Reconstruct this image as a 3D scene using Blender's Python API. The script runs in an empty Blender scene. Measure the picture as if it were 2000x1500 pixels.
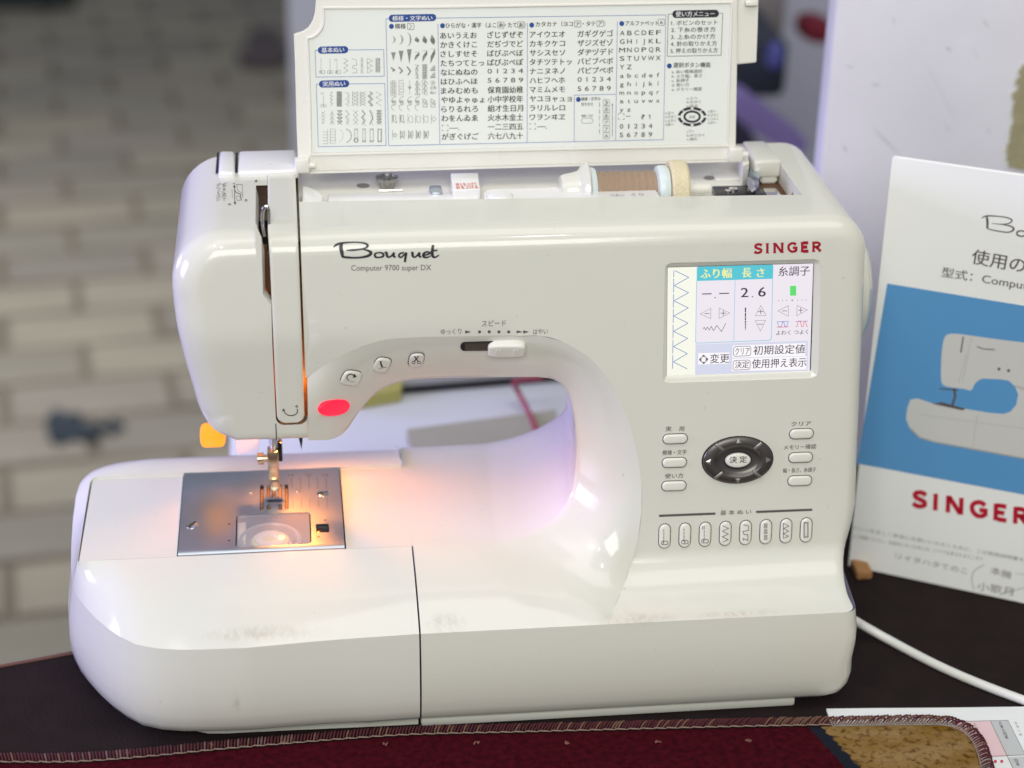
import bpy, bmesh, math, random
import numpy as np
from mathutils import Vector, Matrix
from mathutils.bvhtree import BVHTree
from mathutils.geometry import delaunay_2d_cdt
random.seed(7)
SC = bpy.context.scene
COL = SC.collection

# ------------------------------------------------------------------ camera
FPX = 3700.0
Rm = np.array([[0.99312482, -0.11576141, 0.01738944],
               [-0.03611363, -0.4442896, -0.89515505],
               [0.11135036, 0.8883727, -0.44541559]])      # rows: right, down, forward
CAM = np.array([-0.11147383, -0.87544608, 0.61851944])
cd = bpy.data.cameras.new('camera')
cam = bpy.data.objects.new('camera', cd); COL.objects.link(cam)
cd.sensor_width = 36.0; cd.lens = 36.0 * FPX / 2000.0
cd.clip_start = 0.05; cd.clip_end = 60
mw = Matrix.Identity(4)
for i in range(3):
    mw[i][0] = Rm[0][i]; mw[i][1] = -Rm[1][i]; mw[i][2] = -Rm[2][i]; mw[i][3] = CAM[i]
cam.matrix_world = mw
cd.dof.use_dof = True; cd.dof.focus_distance = 1.005; cd.dof.aperture_fstop = 4.4
SC.camera = cam
SC.cycles.use_denoising = True
SC.cycles.max_bounces = 10; SC.cycles.diffuse_bounces = 5; SC.cycles.transparent_max_bounces = 12
SC.cycles.sample_clamp_indirect = 6.0
SC.cycles.caustics_reflective = True

# ------------------------------------------------------------------ world, lamps, exposure
W = bpy.data.worlds.new('World'); SC.world = W; W.use_nodes = True
bg = W.node_tree.nodes['Background']
bg.inputs[0].default_value = (0.83, 0.86, 0.88, 1); bg.inputs[1].default_value = 0.28
SC.view_settings.view_transform = 'Standard'; SC.view_settings.look = 'None'
SC.view_settings.exposure = 0.0; SC.view_settings.gamma = 1.0

def lamp(name, loc, target, size, power, color, sy=None, spread=None):
    d = bpy.data.lights.new(name, 'AREA'); d.energy = power; d.color = color
    d.shape = 'RECTANGLE'; d.size = size; d.size_y = sy or size
    if spread: d.spread = math.radians(spread)
    o = bpy.data.objects.new(name, d); COL.objects.link(o); o.location = loc
    o.rotation_euler = (Vector(target) - Vector(loc)).to_track_quat('-Z', 'Y').to_euler()
    return o
lamp('overhead_light', (0.5, -0.25, 2.2), (0, 0.05, 0.1), 0.9, 10.0, (1.0, 0.97, 0.89), 1.5)
lamp('overhead_light', (-0.7, -0.6, 2.2), (0, 0.05, 0.1), 0.8, 7.5, (1.0, 0.97, 0.90), 1.2)
lamp('overhead_light', (-1.0, 2.0, 2.2), (-0.65, 2.1, -0.75), 1.2, 7.2, (1.0, 0.95, 0.88), 1.2, 55)  # added overhead fill that brightens the tiled floor, no such lamp known
lamp('room_lamp', (-0.2, -1.9, 1.5), (0.10, 0, 0.15), 1.4, 31, (1.0, 0.985, 0.915), 0.9)
lamp('purple_light', (-1.1, 0.75, 0.30), (0.0, 0.07, 0.10), 0.25, 0.48, (0.38, 0.30, 1.0), 0.2, 30)
lamp('purple_light', (-1.3, -0.1, 0.5), (-0.2, 0.05, 0.10), 0.5, 1.3, (0.62, 0.60, 1.0), 0.4, 60)  # lavender rim light added to lift the machine's left end, no sign there
for k_, p_ in enumerate(((-0.75, -0.7, 1.9), (-0.45, -1.0, 1.8), (0.25, -0.9, 1.9))): lamp('bulb_lamp', p_, (-0.05, 0, 0.15), 0.045, 0.9, (1.0, 0.97, 0.92), 0.045)

# ------------------------------------------------------------------ helpers
def ray(px, py):
    d = np.array([px - 1000.0, py - 750.0, FPX])
    return Rm.T @ d / FPX
def onpl(px, py, p, n):
    d = ray(px, py); p = np.array(p, float); n = np.array(n, float)
    return CAM + d * (((p - CAM) @ n) / (d @ n))
def onz(px, py, z): return onpl(px, py, (0, 0, z), (0, 0, 1))
def ony(px, py, y): return onpl(px, py, (0, y, 0), (0, 1, 0))

def tag(o, label=None, cat=None, group=None, kind=None):
    if label: o['label'] = label
    if cat: o['category'] = cat
    if group: o['group'] = group
    if kind: o['kind'] = kind
    return o
def empty(name, loc, label, cat, group=None):
    o = bpy.data.objects.new(name, None); COL.objects.link(o); o.location = loc
    o.empty_display_size = 0.02
    return tag(o, label, cat, group)
def link(name, me, m=None, parent=None):
    if m is not None: me.materials.append(m)
    o = bpy.data.objects.new(name, me); COL.objects.link(o)
    if parent is not None:
        o.parent = parent
        bpy.context.view_layer.update()
        o.matrix_parent_inverse = parent.matrix_world.inverted()
    return o
def mesh_obj(name, V, F, m, parent=None, smooth=True, angle=35):
    me = bpy.data.meshes.new(name)
    me.from_pydata([tuple(map(float, v)) for v in V], [], F); me.validate()
    if smooth:
        me.polygons.foreach_set('use_smooth', [True] * len(me.polygons))
        try: me.set_sharp_from_angle(angle=math.radians(angle))
        except Exception: pass
    return link(name, me, m, parent)
def bm_obj(name, bm, m, parent=None, smooth=True, angle=35):
    me = bpy.data.meshes.new(name); bm.to_mesh(me); bm.free()
    if smooth:
        me.polygons.foreach_set('use_smooth', [True] * len(me.polygons))
        try: me.set_sharp_from_angle(angle=math.radians(angle))
        except Exception: pass
    return link(name, me, m, parent)
def catmull(P, n=8, closed=False):
    P = [np.array(p, float) for p in P]; out = []; N = len(P)
    segs = N if closed else N - 1
    for i in range(segs):
        if closed: a, b, c, d = P[i - 1], P[i], P[(i + 1) % N], P[(i + 2) % N]
        else:
            b, c = P[i], P[i + 1]
            a = P[i - 1] if i > 0 else 2 * b - c
            d = P[i + 2] if i + 2 < N else 2 * c - b
        for k in range(n):
            t = k / n
            out.append(0.5 * ((2 * b) + (-a + c) * t + (2 * a - 5 * b + 4 * c - d) * t * t + (-a + 3 * b - 3 * c + d) * t ** 3))
    if not closed: out.append(P[-1])
    return out
def resample(P, n):
    P = np.array(P, float); d = np.r_[0, np.cumsum(np.linalg.norm(np.diff(P, axis=0), axis=1))]
    t = np.linspace(0, d[-1], n)
    return np.stack([np.interp(t, d, P[:, k]) for k in range(P.shape[1])], 1)
def rows_faces(nr, nc, closed=False, flip=False, skip=None):
    F = []
    for r in range(nr - 1):
        for c in range(nc if closed else nc - 1):
            if skip and skip(r, c): continue
            a, b = r * nc + c, r * nc + (c + 1) % nc
            q = (a, b, b + nc, a + nc)
            F.append(q[::-1] if flip else q)
    return F
def box(bm, lo, hi, bev=0.0, M=None):
    r = bmesh.ops.create_cube(bm, size=1)
    vs = r['verts']
    for v in vs:
        v.co = Vector([lo[i] + (v.co[i] + 0.5) * (hi[i] - lo[i]) for i in range(3)])
    if bev:
        es = list({e for v in vs for e in v.link_edges})
        rb = bmesh.ops.bevel(bm, geom=es, offset=bev, segments=2, affect='EDGES', profile=0.5)
        vs = list({v for f in rb['faces'] for v in f.verts} | {v for v in vs if v.is_valid})
    if M is not None:
        seen = set(); st = list(vs)
        while st:
            v = st.pop()
            if v in seen: continue
            seen.add(v); st += [e.other_vert(v) for e in v.link_edges]
        for v in seen: v.co = M @ v.co
def tube(P, r, n=10, cap=True):
    P = [Vector(p) for p in P]; V = []; F = []
    ref = None
    for i, p in enumerate(P):
        t = (P[min(i + 1, len(P) - 1)] - P[max(i - 1, 0)]).normalized()
        if ref is None: ref = t.orthogonal().normalized()
        ref = (ref - t * ref.dot(t)).normalized(); b = t.cross(ref)
        rr = r[i] if isinstance(r, (list, tuple)) else r
        for k in range(n):
            a = 2 * math.pi * k / n
            V.append(p + (ref * math.cos(a) + b * math.sin(a)) * rr)
    F = rows_faces(len(P), n, closed=True)
    if cap:
        F.append(tuple(range(n))[::-1]); F.append(tuple((len(P) - 1) * n + k for k in range(n)))
    return V, F
def lathe(prof, n=40, M=None, sx=1.0, sy=1.0):
    V = []
    for r, z in prof:
        for k in range(n):
            a = 2 * math.pi * k / n
            v = Vector((r * math.cos(a) * sx, r * math.sin(a) * sy, z))
            V.append(M @ v if M is not None else v)
    F = rows_faces(len(prof), n, closed=True)
    if prof[-1][0] > 1e-9: F.append(tuple((len(prof) - 1) * n + k for k in range(n)))
    return V, F
def frame(o, x, n):
    n = Vector(n).normalized(); x = Vector(x); x = (x - n * x.dot(n)).normalized(); y = n.cross(x)
    M = Matrix.Identity(4)
    for i in range(3): M[i][0] = x[i]; M[i][1] = y[i]; M[i][2] = n[i]; M[i][3] = o[i]
    return M

def sharp_row(o, r, nc):
    me = o.data; me.polygons.foreach_set('use_smooth', [True] * len(me.polygons))
    at_ = me.attributes.get('sharp_edge') or me.attributes.new('sharp_edge', 'BOOLEAN', 'EDGE')
    for e in me.edges: at_.data[e.index].value = any(k * nc <= e.vertices[0] < (k + 1) * nc and k * nc <= e.vertices[1] < (k + 1) * nc for k in r)
# ------------------------------------------------------------------ materials
def srgb(r, g, b):
    f = lambda c: (c / 255 / 12.92) if c / 255 <= 0.04045 else ((c / 255 + 0.055) / 1.055) ** 2.4
    return (f(r), f(g), f(b))
def mat(name, col, rough=0.4, metal=0.0, var=0.0, vscale=40, bump=0.0, bscale=200, emit=None, es=1.0, coat=0.0, ior=1.46, rvar=0.0, alpha=1.0, trans=0.0):
    m = bpy.data.materials.new(name); m.use_nodes = True; nt = m.node_tree; N = nt.nodes; Lk = nt.links
    b = N['Principled BSDF']
    b.inputs['Base Color'].default_value = (*col, 1); b.inputs['Roughness'].default_value = rough
    b.inputs['Metallic'].default_value = metal; b.inputs['IOR'].default_value = ior
    b.inputs['Coat Weight'].default_value = coat; b.inputs['Coat Roughness'].default_value = 0.05
    b.inputs['Alpha'].default_value = alpha; b.inputs['Transmission Weight'].default_value = trans
    tc = N.new('ShaderNodeTexCoord')
    if var or rvar:
        no = N.new('ShaderNodeTexNoise'); no.inputs['Scale'].default_value = vscale; no.inputs['Detail'].default_value = 5
        Lk.new(tc.outputs['Object'], no.inputs['Vector'])
    if var:
        mx = N.new('ShaderNodeMix'); mx.data_type = 'RGBA'
        mx.inputs['A'].default_value = (*[c * (1 - var) for c in col], 1)
        mx.inputs['B'].default_value = (*[min(1, c * (1 + var)) for c in col], 1)
        Lk.new(no.outputs['Fac'], mx.inputs['Factor']); Lk.new(mx.outputs['Result'], b.inputs['Base Color'])
    if rvar:
        mr = N.new('ShaderNodeMapRange'); mr.inputs['To Min'].default_value = max(0.02, rough - rvar); mr.inputs['To Max'].default_value = rough + rvar
        mr.inputs['From Min'].default_value = 0.3; mr.inputs['From Max'].default_value = 0.7
        Lk.new(no.outputs['Fac'], mr.inputs['Value']); Lk.new(mr.outputs['Result'], b.inputs['Roughness'])
    if bump:
        nb = N.new('ShaderNodeTexNoise'); nb.inputs['Scale'].default_value = bscale; nb.inputs['Detail'].default_value = 4
        Lk.new(tc.outputs['Object'], nb.inputs['Vector'])
        bp = N.new('ShaderNodeBump'); bp.inputs['Strength'].default_value = bump; bp.inputs['Distance'].default_value = 0.001
        Lk.new(nb.outputs['Fac'], bp.inputs['Height']); Lk.new(bp.outputs['Normal'], b.inputs['Normal'])
    if emit:
        b.inputs['Emission Color'].default_value = (*emit, 1); b.inputs['Emission Strength'].default_value = es
    return m

def plastic(name, col, rough=0.16, stains=()):
    """glossy moulded shell with a faint orange-peel, smudges and, where given, grime streaks"""
    m = mat(name, col, rough, var=0.025, vscale=9, bump=0.035, bscale=260, rvar=0.06)
    nt = m.node_tree; N = nt.nodes; Lk = nt.links; b = N['Principled BSDF']
    # sparse specks of dust and tiny scuffs
    g0 = N.new('ShaderNodeNewGeometry'); sp = N.new('ShaderNodeTexNoise'); sp.inputs['Scale'].default_value = 230; sp.inputs['Detail'].default_value = 2
    Lk.new(g0.outputs['Position'], sp.inputs['Vector'])
    rs_ = N.new('ShaderNodeMapRange'); rs_.inputs['From Min'].default_value = 0.735; rs_.inputs['From Max'].default_value = 0.80; rs_.inputs['To Max'].default_value = 0.22; Lk.new(sp.outputs['Fac'], rs_.inputs['Value'])
    m0 = N.new('ShaderNodeMix'); m0.data_type = 'RGBA'; Lk.new(b.inputs['Base Color'].links[0].from_socket, m0.inputs['A']); m0.inputs['B'].default_value = (0.22, 0.19, 0.14, 1)
    Lk.new(rs_.outputs['Result'], m0.inputs['Factor']); Lk.new(m0.outputs['Result'], b.inputs['Base Color'])
    if stains:
        geo = N.new('ShaderNodeNewGeometry')
        acc = None
        for (c, sx, sy, sz) in stains:
            mp = N.new('ShaderNodeVectorMath'); mp.operation = 'SUBTRACT'; Lk.new(geo.outputs['Position'], mp.inputs[0]); mp.inputs[1].default_value = c
            ml = N.new('ShaderNodeVectorMath'); ml.operation = 'MULTIPLY'; Lk.new(mp.outputs[0], ml.inputs[0]); ml.inputs[1].default_value = (1 / sx, 1 / sy, 1 / sz)
            ln = N.new('ShaderNodeVectorMath'); ln.operation = 'LENGTH'; Lk.new(ml.outputs[0], ln.inputs[0])
            mr = N.new('ShaderNodeMapRange'); mr.inputs['From Min'].default_value = 1.0; mr.inputs['From Max'].default_value = 0.2
            Lk.new(ln.outputs['Value'], mr.inputs['Value'])
            if acc is None: acc = mr.outputs['Result']
            else:
                mm = N.new('ShaderNodeMath'); mm.operation = 'MAXIMUM'; Lk.new(acc, mm.inputs[0]); Lk.new(mr.outputs['Result'], mm.inputs[1]); acc = mm.outputs[0]
        no = N.new('ShaderNodeTexNoise'); no.inputs['Scale'].default_value = 300; no.inputs['Detail'].default_value = 6; no.inputs['Roughness'].default_value = 0.75
        mpn = N.new('ShaderNodeMapping'); mpn.inputs['Scale'].default_value = (1.0, 0.6, 0.8); Lk.new(geo.outputs['Position'], mpn.inputs['Vector']); Lk.new(mpn.outputs['Vector'], no.inputs['Vector'])
        r2 = N.new('ShaderNodeMapRange'); r2.inputs['From Min'].default_value = 0.40; r2.inputs['From Max'].default_value = 0.75; Lk.new(no.outputs['Fac'], r2.inputs['Value'])
        mu = N.new('ShaderNodeMath'); mu.operation = 'MULTIPLY'; Lk.new(acc, mu.inputs[0]); Lk.new(r2.outputs['Result'], mu.inputs[1])
        mx = N.new('ShaderNodeMix'); mx.data_type = 'RGBA'
        src = b.inputs['Base Color'].links[0].from_socket
        Lk.new(src, mx.inputs['A']); mx.inputs['B'].default_value = (0.22, 0.175, 0.085, 1)
        m2 = N.new('ShaderNodeMath'); m2.operation = 'MULTIPLY'; m2.inputs[1].default_value = 0.50; Lk.new(mu.outputs[0], m2.inputs[0])
        Lk.new(m2.outputs[0], mx.inputs['Factor']); Lk.new(mx.outputs['Result'], b.inputs['Base Color'])
    return m

M = {}
_st = [((0.064, -0.0468, 0.063), 0.026, 0.0065, 0.006), ((0.115, -0.047, 0.063), 0.03, 0.004, 0.006),
       ((-0.040, -0.046, 0.066), 0.013, 0.008, 0.01), ((-0.135, -0.048, 0.066), 0.04, 0.006, 0.008), ((-0.15, -0.057, 0.03), 0.003, 0.02, 0.008)]
M['shell'] = plastic('ivory_plastic', (0.675, 0.673, 0.602), 0.10, _st)
M['bed'] = plastic('white_plastic', (0.692, 0.692, 0.63), 0.09, _st)
M['inner'] = plastic('matte_ivory', (0.76, 0.75, 0.70), 0.55)
M['lid'] = plastic('lid_plastic', (0.78, 0.77, 0.71), 0.3)
M['clearwhite'] = plastic('milky_plastic', (0.80, 0.80, 0.80), 0.12)
M['sheet'] = mat('chart_sheet', (0.79, 0.82, 0.775), 0.12, var=0.02, vscale=12, rvar=0.05)
M['dark'] = mat('dark_gap', (0.015, 0.010, 0.010), 0.7)
M['cavity'] = mat('brown_cavity', (0.10, 0.045, 0.02), 0.5, var=0.3, vscale=60)
M['steel'] = mat('brushed_steel', (0.50, 0.555, 0.63), 0.38, 1.0, var=0.05, vscale=30, rvar=0.06)
M['chrome'] = mat('chrome', (0.72, 0.70, 0.68), 0.08, 1.0)
M['brass'] = mat('nickel_brass', (0.78, 0.62, 0.42), 0.22, 1.0)
M['blacksteel'] = mat('black_steel', (0.03, 0.03, 0.035), 0.2, 0.6)
M['inkblack'] = mat('navy_black_ink', (0.018, 0.018, 0.025), 0.45)
M['inkgrey'] = mat('grey_ink', (0.10, 0.085, 0.085), 0.5)
M['inklight'] = mat('pale_grey_ink', (0.25, 0.24, 0.23), 0.5)
M['inkblue'] = mat('blue_ink', (0.010, 0.06, 0.27), 0.4)
M['inkframe'] = mat('frame_blue_ink', (0.09, 0.16, 0.45), 0.4)
M['inkwhite'] = mat('white_ink', (0.8, 0.8, 0.82), 0.4)
M['inkred'] = mat('crimson_ink', (0.36, 0.002, 0.022), 0.4)
M['inkorange'] = mat('orange_ink', (0.75, 0.10, 0.05), 0.5)
M['button'] = plastic('button_plastic', (0.74, 0.735, 0.67), 0.3)
M['gun'] = mat('gunmetal_paint', (0.13, 0.12, 0.115), 0.36, 0.8, rvar=0.04, vscale=90)
M['gunlight'] = mat('gunmetal_edge', (0.36, 0.35, 0.33), 0.3, 0.75)
M['led'] = mat('red_led', (0.10, 0.0, 0.005), 0.5, emit=(1.0, 0.012, 0.055), es=1.15)
M['thread'] = mat('tan_thread', (0.37, 0.265, 0.19), 0.6, bump=0.5, bscale=900)
M['disc'] = mat('pale_blue_plastic', (0.66, 0.74, 0.76), 0.3)
M['felt'] = mat('cream_felt', (0.72, 0.64, 0.44), 0.95, var=0.12, vscale=200, bump=0.9, bscale=700)
M['glass'] = mat('clear_plastic', (0.85, 0.83, 0.82), 0.12, alpha=0.22)
M['bulb'] = mat('lamp_lens', (0.3, 0.10, 0.02), 0.4, emit=(1.0, 0.34, 0.012), es=1.25)
M['cable'] = mat('white_cable', (0.72, 0.72, 0.70), 0.35, var=0.04, vscale=50)
# screen colours (the display gives off light)
def scr(n, c, s=1.0): return mat(n, (0.02, 0.02, 0.02), 0.35, emit=srgb(*c), es=s)
M['lcd_cream'] = scr('lcd_cream', (246, 246, 232)); M['lcd_pink'] = scr('lcd_pale', (236, 229, 238)); M['lcd_bar'] = scr('lcd_lavender', (212, 214, 234))
M['lcd_cyan'] = scr('lcd_cyan', (82, 196, 212)); M['lcd_line'] = scr('lcd_line_blue', (130, 200, 222)); M['lcd_blue'] = scr('lcd_stitch_blue', (62, 112, 190))
M['lcd_yellow'] = scr('lcd_yellow', (240, 238, 160)); M['lcd_green'] = scr('lcd_green', (90, 220, 105)); M['lcd_ink'] = scr('lcd_ink', (62, 44, 70))
M['lcd_red'] = scr('lcd_red', (226, 62, 100)); M['lcd_white'] = scr('lcd_white', (250, 247, 250)); M['lcd_grey'] = scr('lcd_grey', (150, 140, 150))

# ------------------------------------------------------------------ face surface of the machine
TL = math.tan(math.radians(11.24))
ZT = 0.256
def S(x, z):
    y = -0.010 + TL * (z - 0.08)
    if x < 0.0:                                   # lower half of the head turns under
        t = (0.2035 - z) / 0.003
        y += 0.215 * 0.003 * (math.log1p(math.exp(t)) if t < 30 else t)
    if z < 0.080:                                 # foot of the column sweeps out to the ledge
        t = min(1.0, (0.080 - z) / 0.0188)
        y -= 0.0368 * (1 - math.sqrt(max(0.0, 1 - t * t)))
    return y
def onS(px, py, dy=0.0):
    d = ray(px, py); lo, hi = 0.6, 1.5
    g = lambda t: (CAM + d * t)[1] - S((CAM + d * t)[0], (CAM + d * t)[2]) - dy
    for _ in range(60):
        m_ = 0.5 * (lo + hi)
        if g(m_) > 0: hi = m_
        else: lo = m_
    return CAM + d * lo

machine = empty('sewing_machine', (0, 0.04, 0), 'ivory computerised sewing machine with lit screen and raised chart lid, standing on dark mat', 'sewing machine')

# ---- outer outline of the shell in the X-Z plane, from head bottom round to the right foot
HBR = onS(602, 861)                                # head bottom, right of the needle strip
def arc(cx, cz, r, a0, a1, n):
    return [(cx + r * math.cos(math.radians(a0 + (a1 - a0) * k / n)), cz + r * math.sin(math.radians(a0 + (a1 - a0) * k / n))) for k in range(n + 1)]
def lineX(z, A, B):                                # straight gap line on the face, X at height z
    t = (z - A[2]) / (B[2] - A[2]); return A[0] + t * (B[0] - A[0])
GL0, GL1 = onS(521.5, 440), onS(538.5, 815)        # left gap line
GR0, GR1 = onS(586.0, 440), onS(598.5, 790)        # right gap line
def gl(z): return lineX(z, GL0, GL1)
def gr(z): return lineX(z, GR0, GR1)
XS0, XS1 = gl(0.2455), gr(0.2455)
XSL = XS0 - 0.0062
print('strip', XS0, XS1)
#          # strip left / right edge, slit left edge on the top
XR = 0.1625                                        # right end of the top compartment
ZHB = 0.1420
out = [(HBR[0], ZHB), (-0.125, ZHB), (-0.146, ZHB + 0.0004)]
out += [tuple(p) for p in catmull([(-0.146, ZHB + 0.0004), (-0.1575, 0.1470), (-0.1640, 0.156), (-0.1680, 0.174), (-0.1715, 0.192), (-0.1742, 0.212), (-0.1748, 0.228)], 5)][1:]
out += arc(-0.1748 + 0.028, ZT - 0.028, 0.028, 180, 90, 10)[1:]
out += [(XSL, ZT), (XS0, ZT), (XS1, ZT), (-0.09, ZT), (-0.05, ZT), (0.0, ZT), (0.05, ZT), (0.10, ZT), (0.14, ZT), (XR, ZT)]
out += arc(0.1895 - 0.018, ZT - 0.018, 0.018, 90, 0, 8)
out += [(0.1895 - 0.0100 * max(0, min(1, (0.10 - z) / 0.038)) ** 1.5, z) for z in (0.22, 0.20, 0.17, 0.14, 0.12, 0.10, 0.09, 0.083, 0.079, 0.075, 0.071, 0.068, 0.0655, 0.064, 0.063, 0.0621, 0.0616, 0.0612)]
out = np.array(out); NO = len(out)
tan_ = np.gradient(out, axis=0); tan_ /= np.linalg.norm(tan_, axis=1)[:, None]
nrm = np.stack([-tan_[:, 1], tan_[:, 0]], 1)       # outward (path runs clockwise seen from the front)
def rad(x, z):
    if z < 0.146: return 0.006
    if x < -0.14: return 0.016 if z < 0.235 else 0.013
    if x > 0.171: return 0.009
    return 0.0105
rr = np.array([rad(*p) for p in out]); rr = np.convolve(np.pad(rr, 4, mode='edge'), np.ones(9) / 9, 'valid')
rowsP = []
NT = 7
for k in range(NT + 1):
    th = math.pi / 2 * k / NT
    q = out - nrm * (rr * (1 - math.sin(th)))[:, None]
    rowsP.append([(q[i, 0], S(q[i, 0], max(q[i, 1], 0.0612)) + rr[i] * (1 - math.cos(th)), q[i, 1]) for i in range(NO)])
last = rowsP[-1]
YF = 0.063
YFx = lambda x: 0.0635 + 0.0085 * min(1, max(0, (0.1625 - x) / 0.266))
for yy in (None, YF, 0.098, 0.118, 0.148):
    rowsP.append([(p[0], (0.5 * (p[1] + YFx(p[0])) if yy is None else (YFx(p[0]) if yy == YF else yy)), p[2]) for p in last])
q = out - nrm * 0.006
rowsP.append([(q[i, 0], 0.1535, q[i, 1]) for i in range(NO)])
iXSL, iXS0, iXS1, iXR = [int(np.argmin(np.abs(out[:, 0] - v) + 10 * np.abs(out[:, 1] - ZT))) for v in (XSL, XS0, XS1, XR)]
nR = len(rowsP)
def skip_shell(r, c):
    if iXS0 <= c < iXS1 and r < NT + 4: return True           # the needle strip fills this
    if iXSL <= c < iXS0 and r < NT + 3: return True           # thread slit
    if iXS1 <= c < iXR and r >= NT + 2: return True           # compartment
    return False
Vs = [p for r in rowsP for p in r]
FsAll = rows_faces(nR, NO, flip=False, skip=skip_shell)
HEADX = XS0
def is_head(vidx): return all(Vs[i][0] < HEADX + 0.0008 for i in vidx)

# ---- front face: polygon between the inner ring, the harp contour C1 and the holes
C1px = [(600, 738), (640, 709), (680, 688), (720, 672), (765, 662), (830, 658), (900, 657), (1000, 655), (1055, 656), (1100, 668), (1150, 698),
        (1190, 744), (1220, 803), (1241, 870), (1252, 940), (1253, 1000), (1245, 1058), (1230, 1110), (1213, 1156), (1198, 1190)]
C1END = np.array([0.0455, S(0.0455, 0.0612), 0.0612])
C1 = [np.array(p) for p in catmull([onS(*p) for p in C1px] + [C1END], 6)]
C1 = [np.array([p[0], S(p[0], max(p[2], .0612)), max(p[2], 0.0612)]) for p in C1]
ring0 = rowsP[0]
strip_px = [(585, 330), (593.8, 600), (598, 790), (600, 861)]
hb = lambda z: gl(z)
zbot = onS(568, 829.5)[2]
seamx = gl(ZHB)
# holes (x,z lists)
strip_hole = [(gl(ZT - 0.0105) , ZT - 0.0105)] if False else None
slit_px = [(497, 425), (503, 446), (510.5, 463), (513.5, 576), (530, 597)]
slit = [onS(*p) for p in slit_px]
iL = iXSL
ringTop = ring0[iXSL][2]
def cdt_face(loop, holes, step, name, m, parent):
    pts = []; edges = []
    def add(lp):
        s = len(pts); pts.extend([Vector((p[0], p[1])) for p in lp]); n = len(lp)
        edges.extend([(s + i, s + (i + 1) % n) for i in range(n)])
    add(loop)
    for h in holes: add(h)
    xs = [p[0] for p in loop]; zs = [p[1] for p in loop]
    def inside(x, z, lp):
        c = False; j = len(lp) - 1
        for i in range(len(lp)):
            if (lp[i][1] > z) != (lp[j][1] > z) and x < (lp[j][0] - lp[i][0]) * (z - lp[i][1]) / (lp[j][1] - lp[i][1]) + lp[i][0]: c = not c
            j = i
        return c
    bpts = np.array([[p.x, p.y] for p in pts])
    zlist = [0.0614, 0.0617, 0.0621, 0.0627, 0.0634, 0.0642] if min(zs) < 0.07 else []
    z = min(zs) + (0.004 if min(zs) < 0.07 else 0)
    while z < max(zs):
        zlist.append(z); z += step * (0.18 if z < 0.082 else (0.3 if 0.185 < z < 0.22 else 1.0))
    for z in zlist:
        x = min(xs) + step * 0.5
        while x < max(xs):
            if inside(x, z, loop) and not any(inside(x, z, h) for h in holes):
                if np.min(np.abs(bpts[:, 0] - x) + np.abs(bpts[:, 1] - z)) > step * 0.25: pts.append(Vector((x, z)))
            x += step
    v, e, f, _, _, _ = delaunay_2d_cdt(pts, edges, [], 1, 1e-7)
    f = [t for t in f if not any(inside(sum(v[i].x for i in t) / 3, sum(v[i].y for i in t) / 3, h) for h in holes)]
    f = [t for t in f if inside(sum(v[i].x for i in t) / 3, sum(v[i].y for i in t) / 3, loop)]
    V = [(p.x, S(p.x, p.y), p.y) for p in v]
    F = []
    for t in f:
        a, b, c = [v[i] for i in t[:3]]
        F.append(tuple(t) if (b - a).cross(c - a) > 0 else tuple(t)[::-1])   # normal toward -Y
    return V, F

zstripbot = zbot
r0 = [(p[0], p[2]) for p in ring0]
# main face loop: from the right gap at the top, round the outline to the foot, crease, C1 back up, head lower right, gap
loop_main = [(gr(ring0[iXS1][2]), ring0[iXS1][2])] + r0[iXS1 + 1:]
crz = 0.0612
loop_main[-1] = (loop_main[-1][0], crz)
c1 = [(p[0], p[2]) for p in C1][::-1]
loop_main += c1
C1start = c1[-1]
# C1 start sits on the right gap line
loop_main[-1] = (gr(C1start[1]), C1start[1])
screen_px = [(1299, 530), (1300.5, 519), (1310, 513.6), (1450, 510), (1590, 506), (1600, 509), (1603.5, 518), (1600.5, 640), (1597.5, 724), (1595, 734), (1585, 738.5), (1440, 743.5), (1306, 748), (1297, 745), (1294.5, 735), (1296.5, 640)]
sc_loop = [onS(*p) for p in screen_px]
V1, F1 = cdt_face(loop_main, [[(p[0], p[2]) for p in sc_loop]], 0.006, 'f', None, None)
# head face loop: left of the gap
zt_s = ring0[iXSL][2]
loop_head = [(seamx, r0[1][1])] + r0[2:iXSL + 1]
loop_head += [(p[0], p[2]) for p in slit]
loop_head += [(gl(z), z) for z in (0.20, 0.19, 0.175, 0.165)]
V2, F2 = cdt_face(loop_head, [], 0.006, 'f', None, None)

def merge_obj(name, sets, m, parent, dist=2e-5, angle=40):
    bm = bmesh.new()
    for V, F in sets:
        vs = [bm.verts.new(tuple(map(float, v))) for v in V]
        for f in F:
            try: bm.faces.new([vs[i] for i in f])
            except ValueError: pass
    bmesh.ops.remove_doubles(bm, verts=bm.verts, dist=dist)
    lo = [v for v in bm.verts if not v.link_faces]
    bmesh.ops.delete(bm, geom=lo, context='VERTS')
    return bm_obj(name, bm, m, parent, angle=angle)
r00 = ring0[0]; pt0 = (gr(C1start[1]), C1start[1])
V3, F3 = cdt_face([(seamx, r0[0][1]), (r0[0][0], r0[0][1]), *[(HBR[0] - 0.0045 * (1 - math.cos(a)), zbot + 0.0045 * (1 - math.sin(a))) for a in (0, 0.4, 0.8, 1.2, 1.5708)], *[(gl(zbot) + 0.0045 * (1 - math.cos(a)), zbot + 0.0045 * (1 - math.sin(a))) for a in (1.5708, 1.2, 0.8, 0.4, 0)]], [], 0.006, 'f', None, None)
FH = [f for f in FsAll if is_head(f)]; FB = [f for f in FsAll if not is_head(f)]
body = merge_obj('arm_shell', [(Vs, FB), (V1, F1), (V3, F3)], M['shell'], machine)
faceplate = merge_obj('face_cover', [(Vs, FH), (V2, F2)], M['shell'], machine)

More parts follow.
